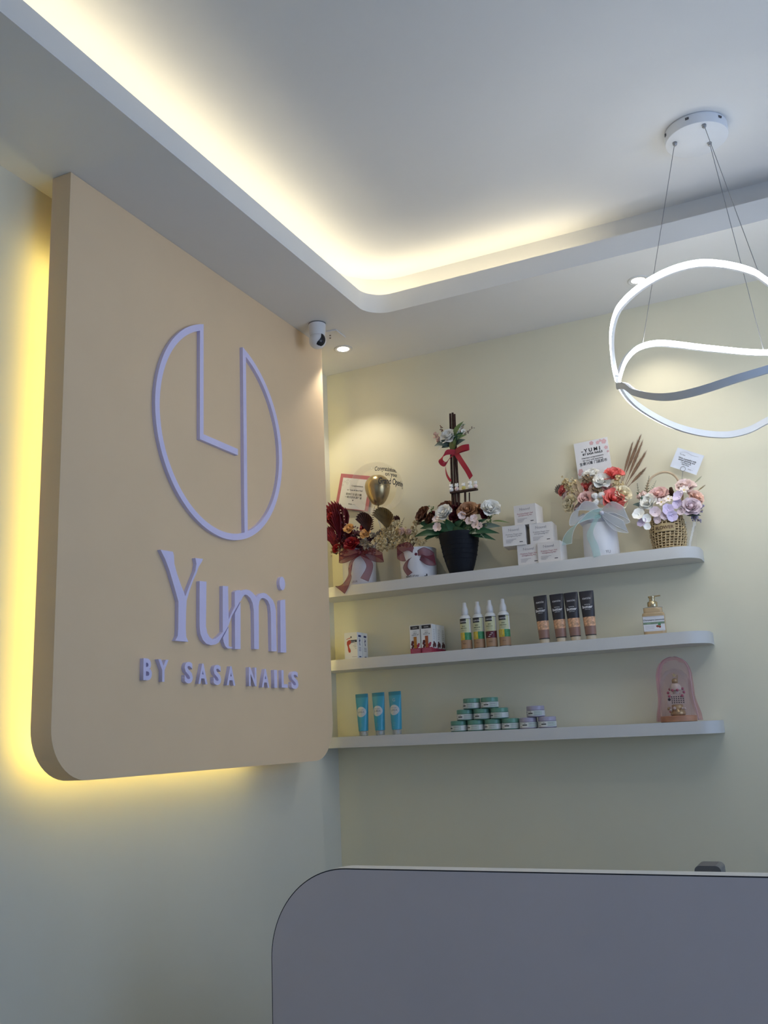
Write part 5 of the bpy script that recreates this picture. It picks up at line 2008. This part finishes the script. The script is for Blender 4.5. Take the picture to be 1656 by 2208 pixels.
for (px, py, Y, R_, m, ax) in ((1325, 1075, 3.852, 0.040, CORAL, (0.35, -1, 0.35)), (1322, 1022, 3.89, 0.036, CORAL, (0.2, -0.8, 0.9)), (1264, 1050, 3.90, 0.024, CORAL, (0, -1, 0.4)), (1213, 1056, 3.89, 0.022, CORAL, (-0.8, -0.7, 0.5)),
                               (1262, 1076, 3.855, 0.030, PINK, (-0.1, -1, 0.35)), (1228, 1086, 3.86, 0.032, CREAMP, (-0.6, -1, 0.1)), (1345, 1063, 3.865, 0.030, CREAMP, (0.7, -0.8, 0.3))):
    rose(A5, q(px, py, Y), V(ax), R_, m, rnd)
for (px, py, Y, R_, ax) in ((1299, 1036, 3.87, 0.032, (0.2, -1, 0.55)), (1274, 1022, 3.90, 0.030, (-0.1, -0.7, 0.9))):
    rose(A5, q(px, py, Y), V(ax), R_, WHITEP, rnd, 'white_rose', 0.9)
rose(A5, q(1222, 1070, 3.88), V((-0.8, -0.8, 0.4)), 0.022, PALEPINK, rnd)
for (px, py, Y, R_, m, ax) in ((1245, 1088, 3.86, 0.022, PALEPINK, (-0.3, -1, 0.1)), (1310, 1052, 3.88, 0.020, PINK, (0.2, -1, 0.4)), (1340, 1082, 3.87, 0.022, CREAMP, (0.7, -0.8, 0.1)), (1282, 1052, 3.885, 0.020, BLUSH, (0, -1, 0.4)), (1248, 1058, 3.885, 0.020, PALEPINK, (-0.2, -1, 0.4))):
    rose(A5, q(px, py, Y), V(ax), R_, m, rnd)
for (px, py) in ((1282, 1070), (1297, 1068), (1285, 1084), (1301, 1083)):
    b = MB()
    p = q(px, py, 3.852)
    for k in range(5):
        b.ball(p + V((rnd.uniform(-1, 1), rnd.uniform(-0.6, 0.4), rnd.uniform(-1, 1))) * 0.0035, 0.0115, 12, 8)
    b.build('cotton_boll', COTTON, A5, smooth=True)
dried_cluster(A5, [q(px, py, 3.875) for px, py in ((1225, 1050), (1236, 1042), (1240, 1058), (1230, 1064), (1218, 1040))], CREAMD, rnd, 60, 0.007)
dried_cluster(A5, [q(px, py, 3.87) for px, py in ((1328, 1042), (1333, 1030), (1338, 1048))], CREAMD, rnd, 30, 0.007, rad=0.009)
dried_cluster(A5, [q(px, py, 3.88) for px, py in ((1270, 1034), (1285, 1050), (1290, 1058), (1262, 1034))], mat('dried_tan', (0.42, 0.30, 0.18), 0.7, var=0.2), rnd, 50, 0.007)
leaf(A5, q(1250, 1075, 3.88), q(1235, 1035, 3.88), 0.012, mat('tan_leaf', (0.48, 0.35, 0.22), 0.6), rnd)
leaf(A5, q(1258, 1070, 3.88), q(1243, 1032, 3.875), 0.010, mat('tan_leaf', (0.48, 0.35, 0.22), 0.6), rnd)
palm_fan(A5, q(1222, 1075, 3.91), q(1200, 1045, 3.92) - q(1222, 1075, 3.91), 0.075, 0.9, mat('grey_palm', (0.26, 0.21, 0.17), 0.6, var=0.2), rnd, 7)
for (tx, ty, bx, by, wd) in ((1380, 943, 1338, 1050, 0.0062), (1384, 955, 1345, 1052, 0.0058), (1390, 979, 1344, 1056, 0.0062), (1388, 1014, 1350, 1054, 0.0052), (1363, 958, 1338, 1046, 0.0048)):
    plume(A5, q(bx, by, 3.93), q(tx, ty, 3.945), wd, PAMP, rnd)
# paper collar and organza bow
b = MB()
cc = q(1292, 1120, 3.905)


def collar(u, v):
    a = PI * (0.98 + 1.04 * u)
    r = R5 * (0.86 + 0.40 * v) + 0.006 * v * math.sin(9 * a)
    return V((r * math.cos(a), r * 0.80 * math.sin(a), PH - 0.012 + (0.048 + 0.010 * math.sin(5 * a)) * v))


b.grid(collar, 40, 4)
b.build('paper_collar', mat('pearl_paper', (0.72, 0.72, 0.78), 0.6), A5, smooth=True)
GP = lambda t: 0.30 + 0.70 * math.sin(PI * t)
ribbon(A5, rpath([(1297, 1104, 3.838), (1275, 1092, 3.826), (1246, 1094, 3.824), (1238, 1124, 3.830), (1268, 1112, 3.837), (1297, 1106, 3.840)]), 0.050, ORG_GREY, 'bow_loop', [V((0, 0, 1)), V((0.4, -0.1, 1)), V((1, -0.1, 0.8)), V((1, 0.1, 0.9)), V((0.5, 0.2, 1)), V((0, 0, 1))], edge=PEARL, taper=GP)
ribbon(A5, rpath([(1297, 1104, 3.838), (1322, 1094, 3.824), (1352, 1110, 3.826), (1328, 1118, 3.838), (1297, 1106, 3.840)]), 0.060, ORG_GREY, 'bow_loop', [V((0, 0, 1)), V((-0.1, -0.1, 1)), V((-0.3, -0.1, 1)), V((0, 0.2, 1)), V((0, 0, 1))], edge=PEARL, taper=GP)
ribbon(A5, rpath([(1297, 1106, 3.838), (1320, 1120, 3.828), (1350, 1136, 3.832), (1322, 1132, 3.840), (1297, 1108, 3.842)]), 0.050, ORG_GREY, 'bow_loop', [V((0, 0, 1)), V((-0.1, -0.1, 1)), V((-0.3, -0.1, 1)), V((0, 0.2, 1)), V((0, 0, 1))], edge=PEARL, taper=GP)
ribbon(A5, rpath([(1297, 1106, 3.836), (1268, 1112, 3.824), (1240, 1132, 3.818), (1226, 1152, 3.818), (1222, 1174, 3.820)]), 0.042, ORG_IRI, 'ribbon_tail', [V((0.2, 0, 1)), V((0.6, 0, 1)), V((1, 0, 0.6)), V((1, -0.1, 0.3)), V((1, 0, 0.1))], edge=PEARL)
ribbon(A5, rpath([(1292, 1108, 3.836), (1280, 1130, 3.824), (1272, 1152, 3.820), (1282, 1178, 3.818), (1288, 1200, 3.817)]), 0.030, ORG_IRI, 'ribbon_tail', [V((1, 0, 0.2)), V((1, 0, 0.4)), V((1, -0.2, 0.2)), V((1, 0.1, 0.1)), V((1, 0, 0.2))])
b = MB()
b.ball(q(1297, 1106, 3.834), (0.010, 0.007, 0.010), 10, 8)
b.build('bow_knot', mat('grey_knot', (0.52, 0.53, 0.60), 0.5), A5, smooth=True)
# clear wrapping film sticking out at the left
b = MB()


def clearw(u, v):
    p = q(1250 - 62 * u, 1092 + 70 * v - 10 * u * (1 - v), 3.962 + 0.008 * math.sin(5 * u + 3 * v))
    return p


b.grid(clearw, 10, 8)
b.build('clear_wrap', film('clear_cellophane', (0.90, 0.88, 0.85), 0.05, 0.1), A5, smooth=True)

# shop card standing behind the coral roses
YC, cw, chh = card('congratulation_card', ((1238, 957), (1310, 942), (1321, 1018), (1247, 1033)), 3.962, 'white congratulation card with pink blossoms behind the coral roses', 'card', PAPER)
b = MB()
b.use(mat('blush_print', (0.70, 0.45, 0.46), 0.7))
for (u, v, r) in ((0.20, 0.90, 0.008), (0.02, 0.92, 0.009), (0.38, 0.90, 0.011), (0.42, 0.72, 0.008), (0.28, 0.94, 0.006), (-0.40, 0.20, 0.010), (-0.44, 0.12, 0.008), (0.46, 0.60, 0.005)):
    for k in range(5):
        a = 2 * PI * k / 5 + u * 7
        b.prism(ell(u * cw + r * 0.55 * math.cos(a), v * chh + r * 0.55 * math.sin(a), r * 0.5, r * 0.5, 8), -0.0006 - 0.00004 * k, 0, 'y')
o = b.build('blossom_print', None, YC)
o['kind'] = 'stuff'
for body, size, dx, z, bo, spc, mm in (('- Y U M I', 0.022, -0.004, 0.735, 0.03, 1.0, INK), ('BY SASA NAILS', 0.0125, 0.002, 0.635, 0.03, 1.05, INK), ('Heartiest congratulations', 0.0092, 0, 0.535, 0, 1.0, INK), ('for your soft launching', 0.0095, 0, 0.465, 0, 1.0, INK), ('生意兴隆 门庭若市', 0.0145, 0, 0.375, 0.006, 1.0, INK)):
    text(body, size, mm, YC, (dx, -0.0009, chh * z), name='print', extrude=0.0002, bold=bo, spacing=spc)

# ---- 6: wicker flower basket -----------------------------------------------------------------
rnd = random.Random(16)
x, w = span(1397, 1480, 1150, 3.875)
A6 = empty('flower_basket', (x, 3.908, Z1), 'wicker basket of pink and lilac silk flowers with arched cane handle', 'flowers')
q = at_l(A6)
R6 = w / 2 * 0.96
PH = atY(1438, 1112, 3.88).z - Z1


def bprof(t):
    return R6 * (0.74 + 0.26 * math.sin(PI * min(1, 0.12 + 0.62 * t)) ** 1.2) * (1.0 - 0.10 * t * t)


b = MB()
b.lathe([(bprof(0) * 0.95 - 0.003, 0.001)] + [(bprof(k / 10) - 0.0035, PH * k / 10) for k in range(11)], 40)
b.build('basket_lining', mat('dark_tan_wicker', (0.20, 0.13, 0.06), 0.8), A6, smooth=True)  # plain dark tan body behind the woven strands
NS = 26
b = MB()
for k in range(NS):
    a = 2 * PI * k / NS
    b.tube([(bprof(j / 8) * math.cos(a + 0.10 * j / 8 * 3), bprof(j / 8) * math.sin(a + 0.10 * j / 8 * 3), 0.001 + PH * j / 8) for j in range(9)], 0.0024, 5)
o = b.build('wicker_stake', WICKL, A6, smooth=True)
o['kind'] = 'stuff'
b = MB()
NR = 13
for r_ in range(NR):
    t = (r_ + 0.5) / NR
    pts_ = []
    for j in range(NS * 4):
        a = 2 * PI * j / (NS * 4)
        tw = 0.30 * t
        rr = bprof(t) + 0.0030 * math.sin(NS / 2 * (a - tw) * 1.0 + PI * r_)
        pts_.append((rr * math.cos(a), rr * math.sin(a), 0.003 + (PH - 0.005) * t))
    b.tube(pts_, 0.0026, 5, closed=True)
o = b.build('wicker_weave', WICK, A6, smooth=True)
o['kind'] = 'stuff'
b = MB()
for ph_ in (0, PI):
    b.tube([(bprof(1) * math.cos(2 * PI * j / 72) + 0.0022 * math.cos(20 * 2 * PI * j / 72 + ph_) * math.cos(2 * PI * j / 72), bprof(1) * math.sin(2 * PI * j / 72), PH + 0.0022 * math.sin(20 * 2 * PI * j / 72 + ph_)) for j in range(72)], 0.0028, 5, closed=True)
b.build('basket_rim', WICKL, A6, smooth=True)
hpth = spline([q(1394, 1095, 3.905), q(1394, 1058, 3.905), q(1404, 1031, 3.905), q(1432, 1018, 3.905), q(1457, 1028, 3.905), q(1470, 1060, 3.905), q(1472, 1095, 3.905)], 8)
b = MB()
b.tube(hpth, 0.0046, 8)
for ph_ in (0, PI):
    b.tube([p + V((0.0040 * math.cos(k * 0.9 + ph_), 0.0040 * math.sin(k * 0.9 + ph_), 0)) for k, p in enumerate(hpth)], 0.0014, 5)
b.build('handle', CANE, A6, smooth=True)
b = MB()
tg = q(1437, 1137, 3.84)
rr = bprof(0.72)
tw, th_ = 0.040, 0.0145
zt = PH * 0.60
vs_ = []
b.use(mat('wood_tag', (0.46, 0.34, 0.17), 0.6, var=0.1))
wrap(b, rr + 0.0058, zt - th_, zt + th_, -36, 32, 14, th=0.0018)
b.build('name_tag', None, A6)
text('FLOWER', 0.0185, mat('brown_ink', (0.12, 0.06, 0.03), 0.7), A6, (-0.002, -rr - 0.0088, zt), name='print', bend=rr + 0.0088, extrude=0.0002, bold=0.015)
for (px, py, Y, R_, m, ax) in ((1420, 1066, 3.87, 0.034, PINK, (0, -0.9, 0.7)), (1397, 1082, 3.85, 0.030, WHITEP, (-0.3, -1, 0.35)), (1478, 1048, 3.88, 0.034, PALEPINK, (0.2, -0.8, 0.8)), (1490, 1092, 3.85, 0.032, MAUVE, (0.3, -1, 0.3)), (1501, 1072, 3.885, 0.028, SALMON, (0.7, -0.8, 0.5))):
    rose(A6, q(px, py, Y), V(ax), R_, m, rnd)
for (px, py) in ((1380, 1066), (1388, 1062)):
    bud(A6, q(px + 8, py + 8, 3.87), V((-0.8, -0.5, 0.5)), 0.020, BLUSH, rnd)
for (px, py, R_, m) in ((1378, 1110, 0.026, WHITEP), (1386, 1128, 0.022, LILAC), (1393, 1118, 0.020, WHITEP), (1413, 1105, 0.024, MAUVE), (1420, 1120, 0.019, MAUVE), (1440, 1100, 0.026, LILAC), (1449, 1113, 0.024, LILAC), (1465, 1072, 0.026, LILAC), (1462, 1088, 0.022, LILAC), (1432, 1112, 0.018, MAUVE), (1395, 1136, 0.016, WHITEP), (1470, 1105, 0.018, MAUVE)):
    blossom(A6, q(px, py, 3.842), V((rnd.uniform(-0.5, 0.4), -1, rnd.uniform(-0.3, 0.6))), R_, m, m, rnd, 4, 'hydrangea_floret', 0.62, 1.0)
for (px, py, R_) in ((1426, 1083, 0.022), (1475, 1057, 0.020), (1441, 1076, 0.018)):
    blossom(A6, q(px, py, 3.845), V((0, -1, 0.7)), R_, mat('blush_white', (0.90, 0.80, 0.75), 0.5), YELC, rnd, 7, 'daisy', 0.30, 1.25)
b = MB()
b.use(mat('pine_cone', (0.10, 0.045, 0.022), 0.7, var=0.3, scale=50))
T = frame_to(q(1449, 1068, 3.87), V((0, -0.4, 1)), 0, 0.03)
for r_ in range(6):
    for k in range(7):
        petal(b, 0.62 - 0.06 * r_, 0.24, 1.15 - 0.14 * r_, -0.2, 2 * PI * (k + 0.5 * (r_ % 2)) / 7, 0.2, nu=2, nv=2, base=0.05, T=T @ Matrix.Translation((0, 0, -0.3 + 0.22 * r_)))
b.build('pine_cone', None, A6)
fern(A6, q(1392, 1075, 3.90), q(1400, 1026, 3.90), 0.017, mat('brown_green_fern', (0.09, 0.085, 0.035), 0.6), rnd, 8)
fern(A6, q(1380, 1080, 3.91), q(1374, 1042, 3.91), 0.013, mat('brown_green_fern', (0.09, 0.085, 0.035), 0.6), rnd, 7)
fern(A6, q(1402, 1066, 3.90), q(1415, 1036, 3.90), 0.014, mat('grey_fern', (0.26, 0.26, 0.16), 0.6), rnd, 7)
for a_, c_, W_, m in (((1392, 1092), (1364, 1088), 0.010, GREYLEAF), ((1390, 1098), (1368, 1104), 0.010, mat('dusty_leaf', (0.45, 0.50, 0.48), 0.6)), ((1400, 1085), (1372, 1062), 0.010, DGREEN), ((1480, 1110), (1512, 1112), 0.010, GREYLEAF)):
    leaf(A6, q(*a_, 3.87), q(*c_, 3.86), W_, m, rnd)
for (ax_, ay, bx, by, m) in ((1490, 1048, 1511, 1029, mat('dried_grass', (0.42, 0.42, 0.26), 0.7)), (1500, 1062, 1518, 1048, mat('brown_grass', (0.32, 0.24, 0.12), 0.7))):
    plume(A6, q(ax_, ay, 3.91), q(bx, by, 3.915), 0.0026, m, rnd, 'grass_spike', 90)
for (px, py) in ((1512, 1088), (1516, 1100), (1505, 1112), (1498, 1122), (1510, 1124)):
    sprig(A6, q(1490, 1112, 3.88), q(px, py, 3.88), mat('lavender_bud', (0.34, 0.30, 0.42), 0.6), STEMB, rnd, 10, 0.0042, 0.010, 'lavender_sprig')
b = MB()


def bwrap(u, v):
    return q(1478 + 22 * u + 4 * v, 1125 + 55 * v, 3.875 + 0.03 * u + 0.006 * math.sin(7 * u + 5 * v))


b.grid(bwrap, 8, 8)
b.build('clear_wrap', film('clear_cellophane', (0.90, 0.88, 0.85), 0.05, 0.1), A6, smooth=True)

# note card clipped on a wire ring above the basket
NC, cw, chh = card('note_card', ((1453, 963), (1511, 981), (1501, 1024), (1445, 1006)), 3.915, 'small white note card tilted on a wire clip above the basket', 'card', mat('cool_white_card', (0.74, 0.77, 0.84), 0.6))
for body, size, dx, z, bo in (('To: Sasa', 0.0070, -0.026, 0.735, 0), ('Wish successful with', 0.0088, 0.0, 0.565, 0.02), ('always growing and', 0.0088, 0.0, 0.475, 0.02), ('a prosperous', 0.0080, 0.0, 0.38, 0.01), ('new shop', 0.0080, 0.0, 0.295, 0.01), ('from: ~', 0.0065, 0.026, 0.14, 0)):
    text(body, size, INK, NC, (dx, -0.0009, chh * z), name='print', extrude=0.0002, bold=bo)
b = MB()
b.use(GREYINK)
b.tube(spline([(-cw * 0.36, -0.0006, chh * 0.80), (-cw * 0.15, -0.0006, chh * 0.90), (cw * 0.1, -0.0006, chh * 0.84), (cw * 0.34, -0.0006, chh * 0.86)], 6), 0.0004, 4)
b.build('scroll_print', None, NC)
rc = atY(1472.5, 1011, 3.911)
b0 = atY(1467, 1062, 3.908)
WC = empty('card_clip', b0, 'thin wire clip ring holding the tilted note card', 'clip')
b = MB()
b.tube([rc - b0 + V((0.0098 * math.cos(2 * PI * k / 24), -0.0005, 0.0098 * math.sin(2 * PI * k / 24))) for k in range(24)], 0.0010, 5, closed=True)
b.build('ring', STEEL, WC, smooth=True)
b = MB()
b.tube([rc - b0 + V((-0.001, 0, -0.0098)), V((0, 0, 0))], 0.0009, 5)
b.build('stem', STEEL, WC)
